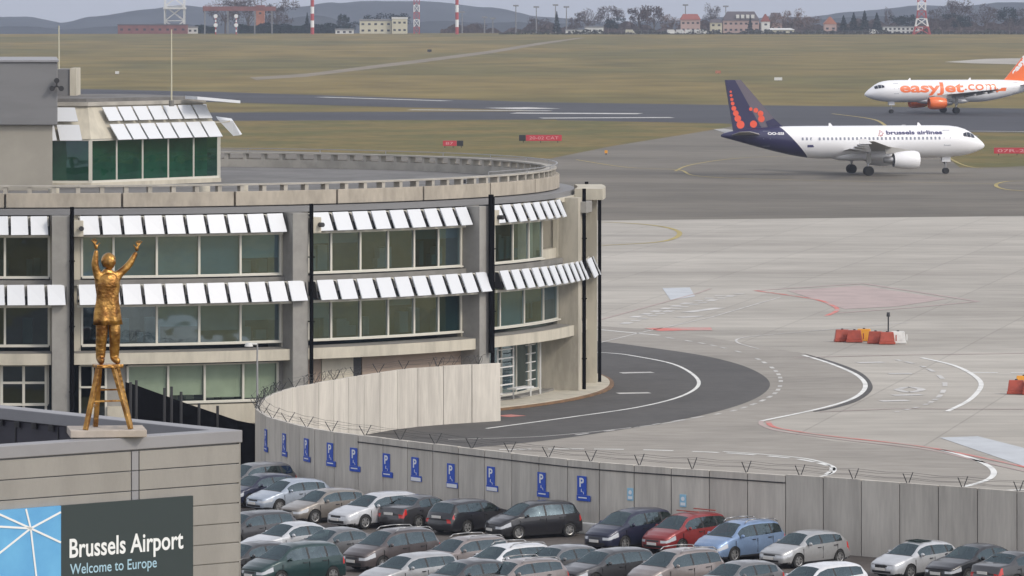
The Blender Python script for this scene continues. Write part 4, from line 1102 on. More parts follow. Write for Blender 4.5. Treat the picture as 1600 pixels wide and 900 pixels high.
def wheel_meshes(r):
    ty = bmesh.new(); t = MB()
    # tyre: lathe profile around y axis
    prof = [(r * .62, -.095), (r * .9, -.105), (r, -.08), (r, .08), (r * .9, .105), (r * .62, .095)]
    n = 28; vs = []; fs = []
    for i in range(n):
        a = 2 * math.pi * i / n
        for (rr, y) in prof: vs.append((rr * math.cos(a), y, rr * math.sin(a)))
    k = len(prof)
    for i in range(n):
        for j in range(k - 1): fs.append((i * k + j, ((i + 1) % n) * k + j, ((i + 1) % n) * k + j + 1, i * k + j + 1))
    t.add(vs, fs); tyre = t.mesh('wheel', M['tyre'], True); ty.free()
    m = MB(); m.tube((0, -.085, 0), (0, .085, 0), r * .19, n=12)
    for i in range(6):
        a = 2 * math.pi * i / 6
        m.bar((r * .15 * math.cos(a), .0, r * .15 * math.sin(a)), (r * .62 * math.cos(a), 0, r * .62 * math.sin(a)), .17, .075) if False else m.hexa(
            [(r * .12 * math.cos(a - .5), -.09, r * .12 * math.sin(a - .5)), (r * .12 * math.cos(a + .5), -.09, r * .12 * math.sin(a + .5)), (r * .12 * math.cos(a + .5), .09, r * .12 * math.sin(a + .5)), (r * .12 * math.cos(a - .5), .09, r * .12 * math.sin(a - .5))],
            [(r * .62 * math.cos(a - .16), -.08, r * .62 * math.sin(a - .16)), (r * .62 * math.cos(a + .16), -.08, r * .62 * math.sin(a + .16)), (r * .62 * math.cos(a + .16), .08, r * .62 * math.sin(a + .16)), (r * .62 * math.cos(a - .16), .08, r * .62 * math.sin(a - .16))])
    n = 24
    for i in range(n):
        a, b = 2 * math.pi * i / n, 2 * math.pi * (i + 1) / n
        for (r0, r1, y0, y1) in ((.56, .64, .088, .098), (.56, .64, -.088, -.098)):
            m.add([(r * r0 * math.cos(a), y0, r * r0 * math.sin(a)), (r * r1 * math.cos(a), y1, r * r1 * math.sin(a)), (r * r1 * math.cos(b), y1, r * r1 * math.sin(b)), (r * r0 * math.cos(b), y0, r * r0 * math.sin(b))], [(0, 1, 2, 3)])
    disc = m; disc.tube((0, -.03, 0), (0, .03, 0), r * .6, n=20)
    return tyre, m.mesh('rim', M['rim'])
CARM = {}
def paint(name, col, metallic=.35, rough=.32):
    m = mat(name, col, rough, metal=metallic, coat=.6, var=.10, vscale=1.5, fine=.04, fscale=9)
    return m
PAINT = {
 'silver': paint('silver_paint', (.42, .425, .43), .5), 'silver_white': paint('silver_white_paint', (.55, .56, .58), .35), 'silver_blue': paint('silver_blue_paint', (.38, .43, .50), .45),
 'light_blue': paint('light_blue_paint', (.22, .32, .50), .45), 'black': paint('black_paint', (.018, .018, .022), .2), 'navy': paint('navy_paint', (.018, .022, .05), .3),
 'red': paint('red_paint', (.26, .025, .025), .25), 'beige_grey': paint('beige_grey_paint', (.26, .235, .21), .5), 'dark_grey': paint('dark_grey_paint', (.06, .06, .065), .4),
 'brown_grey': paint('brown_grey_paint', (.10, .085, .085), .4), 'taupe': paint('taupe_paint', (.27, .235, .225), .45), 'green': paint('dark_green_paint', (.015, .045, .045), .3), 'mid_grey': paint('mid_grey_paint', (.17, .17, .175), .45), 'white': paint('white_paint', (.66, .67, .69), .1)}
def car(kind, px, py, heading, colour, label, rail=None, extra=None, dark_wheels=False):
    if kind not in CARM: CARM[kind] = (make_car_mesh(kind), wheel_meshes(CAR[kind]['wr']))
    (parts, xr, ar), (tyre, rim) = CARM[kind]; c = CAR[kind]; L, W = c['L'], c['W']
    p = P(px, py, .066)
    t = thing('parked_car', label, 'car', tuple(p), R(heading + random.uniform(-1.5, 1.5)), 'cars parked in front of the concrete wall')
    k_ = random.uniform(.965, 1.02); t.scale = (k_, random.uniform(.97, 1.01), k_ * random.uniform(.985, 1.02))
    for nm, me, body in parts:
        o = link(nm, me, t)
        if body: o.material_slots[0].link = 'OBJECT'; o.material_slots[0].material = PAINT[colour]
    for x in (c['xf'], xr):
        for s in (1, -1):
            sh = .20 * (1 - x / 2.3) if x < 2.3 else 0
            w = link('wheel', tyre, t, (L / 2 - x - sh, s * (W / 2 - .125), c['wr'])); link('rim', rim, w)
    key = kind + colour
    for s in (1, -1):
        k = ('mir', kind)
        if k not in CARM:
            b = bmesh.new(); bmesh.ops.create_uvsphere(b, u_segments=10, v_segments=8, radius=.1); 
            for v in b.verts: v.co.x *= .6; v.co.z *= .75
            me = bpy.data.meshes.new('mirror'); b.to_mesh(me); b.free(); me.materials.append(M['trim_black'])
            for f in me.polygons: f.use_smooth = True
            CARM[k] = me
        o = link('wing_mirror', CARM[k], t, (L / 2 - c['cowl'] - .52, s * (W / 2 + .05), interp(c['belt'], c['cowl'] + .4) + .07))
        o.material_slots[0].link = 'OBJECT'; o.material_slots[0].material = PAINT[colour]
    k = ('plate', kind)
    if k not in CARM: CARM[k] = MB().box(-.012, .012, -.26, .26, -.055, .055).mesh('licence_plate', M['plate'])
    link('licence_plate', CARM[k], t, (L / 2 + .055, 0, .45)); link('licence_plate', CARM[k], t, (-L / 2 - .055, 0, .80 if kind != 'saloon' else .72))
    k = ('seam', kind)
    if k not in CARM:
        d = MB(); zb_ = interp(c['belt'], 2)
        for s in (1, -1):
            for x in ([c['cowl'] + .18] + c['pil'][:1] + ([xr - .25] if kind != 'hatch' else [c['pil'][1] + .05])):
                ys = W / 2 + .002
                d.box(L / 2 - x - .008, L / 2 - x + .008, s * (ys - .02), s * (ys + .0), .34, interp(c['belt'], x) - .1)
            for x in (c['pil'][0] - .22, c['pil'][0] + .75): d.box(L / 2 - x - .09, L / 2 - x + .09, s * (W / 2 - .02), s * (W / 2 + .022), interp(c['belt'], x) - .15, interp(c['belt'], x) - .12)
        CARM[k] = d.mesh('door_seams', M['trim_black'])
    link('door_seams', CARM[k], t)
    if c['rail'] if rail is None else rail:
        k = ('rail', kind)
        if k not in CARM:
            a = MB(); pts = [c['ws'] + .15, c['ws'] + .35, (c['ws'] + c['re']) / 2, c['re'] - .25, c['re'] - .05]
            for q0, q1 in zip(pts, pts[1:]):
                a.tube((L / 2 - q0, 0, interp(c['top'], q0) + (.045 if q0 != pts[0] else -.03)), (L / 2 - q1, 0, interp(c['top'], q1) + (.045 if q1 != pts[-1] else -.03)), .022, n=8)
            CARM[k] = a.mesh('roof_rail', M['rim'], True)
        for s in (1, -1): link('roof_rail', CARM[k], t, (0, s * (W / 2 - .30), 0))
    if extra: extra(t, c)
    return t
def roof_bars(t, c):
    for x in (-.1, -1.2):
        MB().box(x - .03, x + .03, -.62, .62, 1.66, 1.70).build('roof_bar', M['red_plastic'], t)
def sunroof(t, c): MB().box(-.55, .15, -.42, .42, 1.44, 1.462).build('sunroof', M['carglass'], t)
def roof_dark(t, c): MB().box(-1.35, .35, -.42, .42, 1.60, 1.645).build('sunroof', M['carglass'], t)
def kidney(t, c):
    for s in (-1, 1): MB().box(c['L'] / 2 + .0, c['L'] / 2 + .05, s * .15 - .12, s * .15 + .12, .50, .62).build('grille', M['trim_black'], t)
HL = 223
car('mpv', 396, 775, HL - 3, 'mid_grey', 'grey car against the dark left end of the wall, furthest back in its row', rail=False)
car('hatch', 405, 789, HL - 3, 'navy', 'dark blue hatchback just behind the silver blue hatchback at the left', rail=False)
car('hatch', 452, 797, HL - 4, 'silver_blue', 'pale silver blue hatchback seen from the front at the left end of the wall row')
car('hatch', 508, 814, HL - 3, 'beige_grey', 'beige grey hatchback between the silver blue and the silver white hatchbacks')
car('wagon', 588, 822, HL - 2, 'silver_white', 'silver white estate car beside the dark saloon showing red tail lights', rail=False)
car('saloon', 662, 822, HL - 180 + 4, 'dark_grey', 'dark grey saloon reversed to the lane, pale number plate between red tail lights')
car('wagon', 740, 830, HL - 180 + 4, 'black', 'black hatchback seen from the rear with large red tail lights', rail=False)
car('mpv', 833, 839, HL - 14, 'black', 'black tall family car with pale headlights and a long clear side view', rail=False)
car('mpv', 985, 856, HL + 4, 'navy', 'dark navy people carrier next to the red car', rail=False)
car('mpv', 1072, 860, HL + 3, 'red', 'dark red people carrier with roof bars', rail=False, extra=roof_bars)
car('mpv', 1155, 873, HL + 2, 'light_blue', 'light blue people carrier with dark roof rails beside the red one')
car('hatch', 1256, 883, HL, 'silver', 'silver hatchback parked alone at the end of the row below plain wall')
car('hatch', 1430, 900, HL, 'silver_white', 'bright silver hatchback with a twin black grille and a dark sunroof', extra=lambda t, c: (sunroof(t, c), kidney(t, c)))
car('saloon', 1522, 907, HL + 1, 'black', 'black saloon beside the bright silver hatchback with the twin grille')
car('saloon', 1596, 917, HL - 180 + 2, 'dark_grey', 'dark car cut by the right edge showing red tail lights')
# second row
car('wagon', 388, 852, HL - 3, 'dark_grey', 'dark grey car half hidden by the clad building, just below the silver blue hatchback', rail=False)
car('saloon', 455, 869, HL - 3, 'silver_white', 'silver white saloon with its windscreen showing above the dark green people carrier')
car('saloon', 522, 877, HL - 2, 'mid_grey', 'grey coupe like car behind the dark green people carrier, left of the dark brown one')
car('mpv', 612, 888, HL - 2, 'brown_grey', 'dark brown people carrier with bright roof rail ends and a pale headlight')
car('wagon', 722, 894, HL - 2, 'taupe', 'taupe estate car between the dark brown people carrier and the white estate')
car('wagon', 788, 906, HL - 2, 'white', 'whitish estate car with a pale bonnet and roof rails')
car('hatch', 872, 907, HL, 'mid_grey', 'low grey hatchback roof between the whitish estate and the black hatchback')
car('wagon', 948, 914, HL - 3, 'dark_grey', 'dark grey estate in front of the empty bay, mid grey roof', rail=False)
car('mpv', 1056, 922, HL - 1, 'taupe', 'large taupe people carrier cut by the bottom edge below the red car')
car('hatch', 1152, 934, HL, 'mid_grey', 'grey hatchback with only its roof in view below the light blue car')
# third row
car('hatch', 392, 902, HL - 3, 'dark_grey', 'dark hatchback squeezed between the clad building and the dark green people carrier')
car('mpv', 458, 911, HL - 5, 'green', 'dark green people carrier with a large side window at the lower left', rail=False)
car('wagon', 640, 921, HL - 3, 'silver', 'silver estate car at the bottom edge under the dark brown people carrier', rail=False)
car('hatch', 726, 934, HL - 3, 'dark_grey', 'dark grey roof at the bottom edge right of the silver estate')
car('wagon', 806, 931, HL - 3, 'taupe', 'taupe estate at the bottom edge below the whitish estate', rail=True)
car('wagon', 1275, 940, HL, 'white', 'white roofed car at the bottom edge below the lone silver hatchback', rail=False)
# white block at the foot of the wall behind the black family car
kb = P(915, 834); tag(MB().box(-1.3, 1.3, -.18, .18, .066, .55).build('concrete_block', M['white_plastic'], None, loc=(kb.x, kb.y - .6, 0), bevel=.04), 'low white concrete block at the wall foot beside the black family car', 'concrete block')
bpy.data.objects['concrete_block'].rotation_euler = (0, 0, R(-33))

M['sign_pink'] = mat('faded_sign_lettering', (0.66, 0.36, 0.38), 0.6)
# ---------------------------------------------------------------- aircraft
def airliner(name, label, gear_px, gear_py, heading, side, tail_mat, tail_split, fin_parts, engine_mats, belly=None):
    """x forward with the nose tip at 0, y to port, z up from the ground. side: -1 starboard faces the camera, 1 port"""
    h = Vector((math.cos(R(heading)), math.sin(R(heading)), 0)); l = Vector((-h.y, h.x, 0))
    g = P(gear_px, gear_py); nose = g + h * 16.1 - l * side * 3.8
    t = thing(name, label, 'aircraft', (nose.x, nose.y, .06), R(heading), 'airliners on the airfield')
    st_ = [(0, 3.42, 3.46), (.12, 3.20, 3.70), (.4, 3.02, 4.0), (.8, 2.84, 4.35), (1.4, 2.62, 4.80), (2.1, 2.42, 5.28), (2.7, 2.30, 5.58), (3.5, 2.18, 5.82), (4.6, 2.06, 5.97), (6, 2.0, 6.02), (8, 2, 6.03)]
    st_ += [(x, 2.0, 6.03) for x in (10, 12, 14, 16, 18, 20, 21.5)] + [(23, 2.12, 6.03), (25, 2.46, 6.02), (27, 2.92, 5.98), (29, 3.44, 5.88), (31, 3.98, 5.68), (32.6, 4.42, 5.42), (33.5, 4.66, 5.2), (33.84, 4.78, 5.02)]
    n = 36; V = []; Fc = []
    for (x, b, tp) in st_:
        zc, rz = (b + tp) / 2, (tp - b) / 2; ry = min(rz * (1.0 if x < 22 else .93), 1.975)
        if x < 5: ry = min(rz * 1.06, 1.975)
        for i in range(n):
            a = 2 * math.pi * i / n; V.append((-x, ry * math.sin(a), zc + rz * math.cos(a)))
    for k in range(len(st_) - 1):
        for i in range(n): Fc.append((k * n + i, k * n + (i + 1) % n, (k + 1) * n + (i + 1) % n, (k + 1) * n + i))
    Fc.append(tuple(range(n))[::-1]); Fc.append(tuple(range((len(st_) - 1) * n, len(st_) * n)))
    def piece(nm, m, keep):
        me = bpy.data.meshes.new(nm); me.from_pydata(V, [], Fc); bm = bmesh.new(); bm.from_mesh(me)
        bmesh.ops.recalc_face_normals(bm, faces=bm.faces)
        if tail_split:
            (xt, zt_), (xb, zb_) = tail_split
            d = Vector((-(xt - xb), 0, zt_ - zb_)).normalized(); no = Vector((d.z, 0, -d.x))
            geom = bm.verts[:] + bm.edges[:] + bm.faces[:]
            bmesh.ops.bisect_plane(bm, geom=geom, plane_co=(-xt, 0, zt_), plane_no=no, clear_outer=(keep == 'tail'), clear_inner=(keep == 'front'))
        bm.to_mesh(me); bm.free(); me.materials.append(m)
        for p in me.polygons: p.use_smooth = True
        return link(nm, me, t)
    piece('fuselage', M['plane_white'], 'front')
    if tail_split: piece('tail_section', tail_mat, 'tail')
    def rad(x):
        for (a, b0, t0), (b, b1, t1) in zip(st_, st_[1:]):
            if a <= x <= b:
                u = (x - a) / (b - a); bb = b0 + (b1 - b0) * u; tt = t0 + (t1 - t0) * u; rz = (tt - bb) / 2; ry = min(rz * 1.06, 1.975) if x < 5 else (rz * (.93 if x > 22 else 1)); return (bb + tt) / 2, rz, min(ry, 1.975)
    def skin_pt(x, z, s, o=.015):
        zc, rz, ry = rad(x); u = max(-1, min(1, (z - zc) / rz)); return Vector((-x, s * (ry * math.sqrt(max(0, 1 - u * u)) + o), z))
    # cabin windows, doors, cockpit
    for s in (1, -1):
        x = 6.3
        while x < 24.0 and name == 'airliner' and tail_split:
            if not (8.1 < x < 8.2):
                w = MB(); w.add([skin_pt(x, 4.32, s), skin_pt(x + .24, 4.32, s), skin_pt(x + .24, 4.66, s), skin_pt(x, 4.66, s)], [(0, 1, 2, 3)]).build('cabin_window', M['win_grey'], t, fixn=False)
            x += .53
    for s in (1, -1):
        for x in (5.0, 27.9):
            d = MB()
            for (xa, xb, za, zb2) in ((x, x + .05, 3.6, 5.45), (x + .8, x + .85, 3.6, 5.45), (x, x + .85, 5.42, 5.47), (x, x + .85, 3.58, 3.63)):
                d.add([skin_pt(xa, za, s, .02), skin_pt(xb, za, s, .02), skin_pt(xb, (za + zb2) / 2, s, .02), skin_pt(xb, zb2, s, .02), skin_pt(xa, zb2, s, .02), skin_pt(xa, (za + zb2) / 2, s, .02)], [(0, 1, 2, 5), (5, 2, 3, 4)])
            d.build('door_outline', M['win_grey'], t, fixn=False)
    for s in (1, -1):
        for (xa, xb, za, zb2, zc2, zd) in ((1.62, 2.15, 4.45, 4.55, 5.10, 4.86), (2.22, 2.72, 4.56, 4.62, 5.18, 5.14), (2.78, 3.25, 4.64, 4.72, 5.05, 5.18)):
            NU = 5; g_ = [skin_pt(xa + (xb - xa) * u / NU, (za + (zb2 - za) * u / NU) * (1 - w / NU) + (zd + (zc2 - zd) * u / NU) * (w / NU), s, .045) for w in range(NU + 1) for u in range(NU + 1)]
            MB().add(g_, [(w * (NU + 1) + u, w * (NU + 1) + u + 1, (w + 1) * (NU + 1) + u + 1, (w + 1) * (NU + 1) + u) for w in range(NU) for u in range(NU)]).build('cockpit_window', M['plane_glass'], t, fixn=False)
    # wings (root on the fuselage, swept, dihedral), belly fairing
    def wing_pt(s, span, chord_f, up):
        f = span / 17.0; le = 10.9 + 8.3 * f; ch = 6.6 * (1 - f) + 1.5 * f
        if f < .35: ch += 1.2 * (1 - f / .35)
        z = 2.85 + 1.75 * f; th = .42 * (1 - f) + .10
        return Vector((-(le + ch * chord_f), s * span, z + up * th * (math.sin(math.pi * chord_f ** .7) + .05)))
    for s in (1, -1):
        m = MB(); spans = [1.2, 3, 5, 7, 10, 13, 15.5, 17.0]; cf = [0, .08, .25, .5, .75, 1]
        prof = [(c, 1) for c in cf] + [(c, -.55) for c in cf[::-1][1:-1]]
        vs = [wing_pt(s, sp, c, u * .5) for sp in spans for (c, u) in prof]; k = len(prof)
        fs = [(i * k + j, i * k + (j + 1) % k, (i + 1) * k + (j + 1) % k, (i + 1) * k + j) for i in range(len(spans) - 1) for j in range(k)] + [tuple(range(k)), tuple(range((len(spans) - 1) * k, len(spans) * k))]
        m.add(vs, fs); wo = m.build('wing', M['wing_grey'], t)
        f = MB(); a = wing_pt(s, 17.0, .2, 0); b = wing_pt(s, 17.0, 1, 0)
        f.hexa([a + Vector((0, 0, -.3)), b + Vector((-.3, 0, -.3)), b + Vector((-.3, s * .04, -.3)), a + Vector((0, s * .04, -.3))], [a + Vector((-.8, 0, .3)), b + Vector((-.5, 0, .3)), b + Vector((-.5, s * .04, .3)), a + Vector((-.8, s * .04, .3))]); f.build('wingtip_fence', engine_mats[0], wo)
        for sp in (6.6, 10.2, 13.4):
            a = wing_pt(s, sp, .55, -.5); b = wing_pt(s, sp, 1.12, -.5); MB().tube(a + Vector((0, 0, -.2)), b + Vector((0, 0, -.12)), .24, .06, 10).build('flap_fairing', M['plane_white'] if side < 0 else M['wing_grey'], wo, smooth=True)
        # engine
        ex = 10.3; ez = 1.95; ey = s * 5.75; e = MB()
        pr = [(0, .93), (.12, 1.03), (.6, 1.13), (1.6, 1.13), (2.6, 1.0), (3.2, .85)]; nn = 28; vs = []
        for (dx, r_) in pr:
            for i in range(nn): a = 2 * math.pi * i / nn; vs.append((-(ex + dx), ey + r_ * math.cos(a), ez + r_ * math.sin(a)))
        e.add(vs, [(i * nn + j, i * nn + (j + 1) % nn, (i + 1) * nn + (j + 1) % nn, (i + 1) * nn + j) for i in range(len(pr) - 1) for j in range(nn)])
        eo = e.build('engine', engine_mats[1], t, smooth=True, fixn=True)
        MB().tube((-(ex + .55), ey, ez), (-(ex + .6), ey, ez), .93, n=24).build('fan', M['dark_metal'], eo)
        MB().tube((-(ex + 2.7), ey, ez), (-(ex + 4.4), ey, ez), .62, .34, 18).build('exhaust_cone', M['steel'], eo, smooth=True)
        lipv = MB(); lipv.tube((-(ex - .02), ey, ez), (-(ex + .10), ey, ez), .95, 1.02, 28); 
        q = MB(); q.hexa([(-(ex + .7), ey - .12, ez + 1.0), (-(ex + 4.2), ey - .12, ez + .75), (-(ex + 4.2), ey + .12, ez + .75), (-(ex + .7), ey + .12, ez + 1.0)],
                         [(-(ex + 1.2), ey - .1, ez + 1.25), (-(ex + 4.4), ey - .1, ez + 1.75), (-(ex + 4.4), ey + .1, ez + 1.75), (-(ex + 1.2), ey + .1, ez + 1.25)]); q.build('pylon', M['wing_grey'], eo)
    b = bmesh.new(); bmesh.ops.create_uvsphere(b, u_segments=24, v_segments=12, radius=1)
    for v in b.verts: v.co = Vector((v.co.x * 5.4 - 14.8, v.co.y * 1.75, max(-.62, v.co.z * .85) + 2.35))
    me = bpy.data.meshes.new('belly_fairing'); b.to_mesh(me); b.free(); me.materials.append(M['plane_white'])
    for p in me.polygons: p.use_smooth = True
    link('belly_fairing', me, t)
    # fin with coloured panels, tailplane
    def fin_quad(nm, m, pts, th, z_off=0):
        q = MB(); q.hexa([(-x, -th / 2, z) for x, z in pts], [(-x, th / 2, z) for x, z in pts]); return q.build(nm, m, t)
    for nm, m, pts, th in fin_parts: fin_quad(nm, m, pts, th)
    for s in (1, -1):
        q = MB(); q.hexa([(-28.9, s * .5, 4.95), (-32.6, s * .5, 4.95), (-33.1, s * 6.2, 5.5), (-31.8, s * 6.2, 5.5)], [(-29.1, s * .5, 5.15), (-32.6, s * .5, 5.02), (-33.1, s * 6.2, 5.54), (-31.8, s * 6.2, 5.58)])
        q.build('tailplane', M['plane_white'] if side > 0 else M['wing_grey'], t)
    # gear
    for s in (1, -1):
        MB().tube((-16.1, s * 3.8, .6), (-16.1, s * 3.5, 3.0), .14, .18, 10).build('gear_strut', M['steel'], t)
        for dy in (-.36, .36): MB().tube((-16.1, s * 3.8 + dy - .2, .57), (-16.1, s * 3.8 + dy + .2, .57), .57, n=22).build('wheel', M['tyre'], t, bevel=.06)
        MB().box(-16.4, -15.8, s * 3.95 - .03, s * 3.95 + .03, 1.5, 2.7).build('gear_door', M['wing_grey'], t)
    MB().tube((-5.05, 0, .4), (-5.05, 0, 2.4), .09, .12, 10).build('gear_strut', M['steel'], t)
    for dy in (-.25, .25): MB().tube((-5.05, dy - .1, .38), (-5.05, dy + .1, .38), .38, n=18).build('wheel', M['tyre'], t, bevel=.03)
    for dy in (-.3, .3): MB().box(-5.6, -4.5, dy - .02, dy + .02, 1.5, 2.2).build('gear_door', M['plane_white'], t)
    for x in (8.2, 19.6): MB().hexa([(-x, -.03, 6.0), (-x - .5, -.03, 6.0), (-x - .5, .03, 6.0), (-x, .03, 6.0)], [(-x - .3, -.02, 6.38), (-x - .5, -.02, 6.38), (-x - .5, .02, 6.38), (-x - .3, .02, 6.38)]).build('antenna', M['plane_white'], t)
    def fus_text(body, x0, x1, z0, z1, m, off, side_, base='x'):
        """lettering wrapped on the fuselage, read from the given side"""
        me, a0, a1, b0, b1 = text_mesh(body, 1.0, off)
        bm = bmesh.new(); bm.from_mesh(me)
        for k in range(1, 5):
            z = b0 + (b1 - b0) * k / 5
            bmesh.ops.bisect_plane(bm, geom=bm.verts[:] + bm.edges[:] + bm.faces[:], plane_co=(0, z, 0), plane_no=(0, 1, 0))
        for v in bm.verts:
            u = (v.co.x - a0) / (a1 - a0); z = z0 + (v.co.y - b0) / (b1 - b0) * (z1 - z0)
            x = (x1 + (x0 - x1) * u) if side_ < 0 else (x0 + (x1 - x0) * u)
            v.co = skin_pt(x, z, side_, .03)
        bm.to_mesh(me); bm.free(); me.materials.clear(); me.materials.append(m)
        return link('fuselage_lettering', me, t)
    return t, fus_text, skin_pt

navy_fin = [('fin', M['plane_navy'], [(28.6, 5.6), (32.25, 5.3), (33.35, 11.75), (32.1, 11.75)], .34),
            ('fin_front_panel', M['fin_grey'], [(26.2, 5.95), (28.62, 5.6), (32.12, 11.75), (31.35, 11.75)], .30),
            ('dorsal_fin', M['plane_navy'], [(26.0, 5.96), (27.9, 5.9), (28.2, 6.6), (27.2, 7.0)], .38)]
t, ftext, spt = airliner('airliner', 'white airliner with a navy tail and red dots on its fin, taxiing right', 1357, 275, 12.5, -1, M['plane_navy'],
    ((26.6, 6.1), (22.8, 2.0)), navy_fin, (M['plane_white'], M['plane_white']))
ftext('brussels airlines', 6.0, 13.2, 4.95, 5.45, M['navy_text'], .035, -1)
ftext('brussels airlines', 6.0, 13.2, 4.95, 5.45, M['navy_text'], .035, 1)
for (x, z, r) in ((14.2, 4.85, .05), (14.1, 5.05, .06), (14.0, 5.25, .06), (13.95, 5.42, .06), (13.75, 5.3, .05), (13.62, 5.12, .06), (13.75, 4.9, .07), (13.95, 4.82, .07)):
    for s in (1, -1):
        p = spt(x, z, s, .02); q = spt(x, z, s, .05); MB().tube(p, q, r * 1.6, n=10).build('logo_dot', M['pink_text'], t)
ftext('OO-SSI', 26.2, 28.2, 5.0, 5.32, M['plane_white'], .03, -1)
fl = MB()
p = [spt(x, z, -1, .03) for x, z in ((22.5, 3.45), (23.3, 3.45), (23.3, 3.75), (22.5, 3.75))]; fl.add(p, [(0, 1, 2, 3)]); fl.build('flag_mark', M['navy_text'], t, fixn=False)
for (x, z, r) in ((32.65, 10.3, .14), (32.6, 9.85, .17), (32.5, 9.35, .20), (32.4, 8.85, .23), (32.25, 8.25, .30), (32.0, 7.65, .36), (31.75, 7.0, .42), (31.4, 6.25, .50), (29.75, 6.3, .45), (28.75, 6.95, .42), (28.85, 7.6, .36), (29.45, 8.0, .30), (30.1, 8.15, .22)):
    for s in (1, -1): MB().tube((-x, s * .16, z), (-x, s * .185, z), r, n=16).build('fin_dot', M['fin_dot'], t)
orange_fin = [('fin', M['orange'], [(26.4, 5.9), (32.25, 5.3), (33.35, 11.75), (31.4, 11.75)], .32)]
t, ftext, spt = airliner('airliner', 'white and orange airliner taxiing left on the far taxiway, cut by the right edge', 1494, 178, 180 + 13.5, 1, None, None, orange_fin, (M['orange'], M['orange']))
ftext('easyJet', 6.1, 18.2, 3.25, 5.6, M['orange'], .03, 1)
ftext('.com', 18.3, 24.4, 4.15, 5.25, M['orange'], .008, 1)
ftext('easyJet', 6.1, 18.2, 3.25, 5.6, M['orange'], .03, -1)
me, a0, a1, b0, b1 = text_mesh('easyJet', 1.0, .05)
for v in me.vertices: v.co = ((v.co.x - a0) / (a1 - a0) * 5.6, (v.co.y - b0) / (b1 - b0) * 1.3, 0)
me.materials.clear(); me.materials.append(M['plane_white'])
o = link('fin_lettering', me, t, (-28.6, .17, 6.6)); o.rotation_euler = (R(90), R(-50), R(180))
MB().tube(spt(24.6, 4.1, 1, .02), spt(24.6, 4.1, 1, .06), .4, n=4).build('logo_mark', M['orange'], t)
tow = tag(bpy.data.objects.new('x', None)) if False else None

# ---------------------------------------------------------------- barriers and airfield signs
def barrier(loc, rz, m, label, group='plastic barriers on the apron'):
    t = thing('plastic_barrier', label, 'barrier', loc, rz, group)
    b = MB(); b.hexa([(-.55, -.28, 0), (.55, -.28, 0), (.55, .28, 0), (-.55, .28, 0)], [(-.52, -.28, .18), (.52, -.28, .18), (.52, .28, .18), (-.52, .28, .18)])
    b.hexa([(-.50, -.26, .18), (.50, -.26, .18), (.50, .26, .18), (-.50, .26, .18)], [(-.42, -.15, .80), (.42, -.15, .80), (.42, .15, .80), (-.42, .15, .80)])
    b.build('barrier_body', m, t, bevel=.03)
    MB().tube((0, 0, .80), (0, 0, .86), .08, n=10).build('filler_cap', M['dark_metal'], t)
    MB().box(.56, .63, -.06, .06, .2, .6).build('connector', m, t)
for i, (x, y, k, l) in enumerate(((1316, 535, 'red_plastic', 'leftmost red barrier of the group on the apron'), (1335, 536, 'red_plastic', 'second red barrier from the left in the group on the apron'), (1350, 534, 'orange_plastic', 'orange barrier half hidden behind the red ones'),
        (1368, 538, 'red_plastic', 'third red barrier from the left, beside the orange one'), (1386, 539, 'red_plastic', 'red barrier in front of the marker pole, next to the white one'), (1403, 538, 'white_plastic', 'white barrier at the right end of the group on the apron'))):
    p = P(x, y); barrier((p.x, p.y, .06), R(random.uniform(-14, 6)), M[k], l)
for x, y, k, l in ((1588, 617, 'red_plastic', 'red barrier at the right edge, left one of the pair'), (1612, 618, 'red_plastic', 'red barrier at the right edge, cut by the frame'), (1600, 610, 'orange_plastic', 'orange barrier behind the red pair at the right edge')):
    p = P(x, y); barrier((p.x, p.y, .06), R(-8), M[k], l)
p = P(1388, 531); mp = thing('marker_pole', 'thin dark pole with a round head behind the red barriers', 'marker pole', (p.x, p.y, .06))
MB().tube((0, 0, 0), (0, 0, 1.5), .05, n=8).build('pole', M['dark_metal'], mp); MB().tube((0, 0, 0), (0, 0, .08), .25, n=12).build('base', M['dark_metal'], mp); MB().tube((0, 0, 1.5), (0, 0, 1.78), .13, .10, 10).build('lamp_head', M['dark_metal'], mp)

def air_sign(x0, x1, y0, y1, label, segs, txt):
    base = P((x0 + x1) / 2, y1); s = (y1 - YH) / EYE; w = (x1 - x0) / s; h = (y1 - y0) / s
    t = thing('taxiway_sign', label, 'airfield sign', (base.x, base.y, .02), 0, 'red taxiway signs in the grass')
    for (f0, f1, m) in segs:
        MB().box(-w / 2 + w * f0, -w / 2 + w * f1 - .03, -.12, .12, .25, h).build('sign_panel', M[m], t, bevel=.02)
    for f in (.1, .5, .9): MB().box(-w / 2 + w * f - .05, -w / 2 + w * f + .05, -.05, .05, 0, .26).build('post', M['dark_metal'], t)
    (a, b) = txt[1]
    put_text('sign_lettering', txt[0], (h - .25) * .5, w * (b - a), (-w / 2 + w * a, -.125, .25 + (h - .25) * .25), (R(90), 0, 0), M['sign_pink'], t)
air_sign(692, 724, 220, 231, 'short red taxiway sign with a black right end, in the near grass', ((0, .68, 'sign_red'), (.68, 1, 'trim_black')), ('B7', (.15, .5)))
air_sign(811, 878, 211, 223, 'long red taxiway sign with a black left panel in the grass', ((0, .16, 'trim_black'), (.16, 1, 'sign_red')), ('20-02 CAT', (.24, .92)))
air_sign(1553, 1625, 231, 243, 'red taxiway sign right of the navy tailed airliner at the right edge', ((0, 1, 'sign_red'),), ('07R-25L', (.08, .9)))
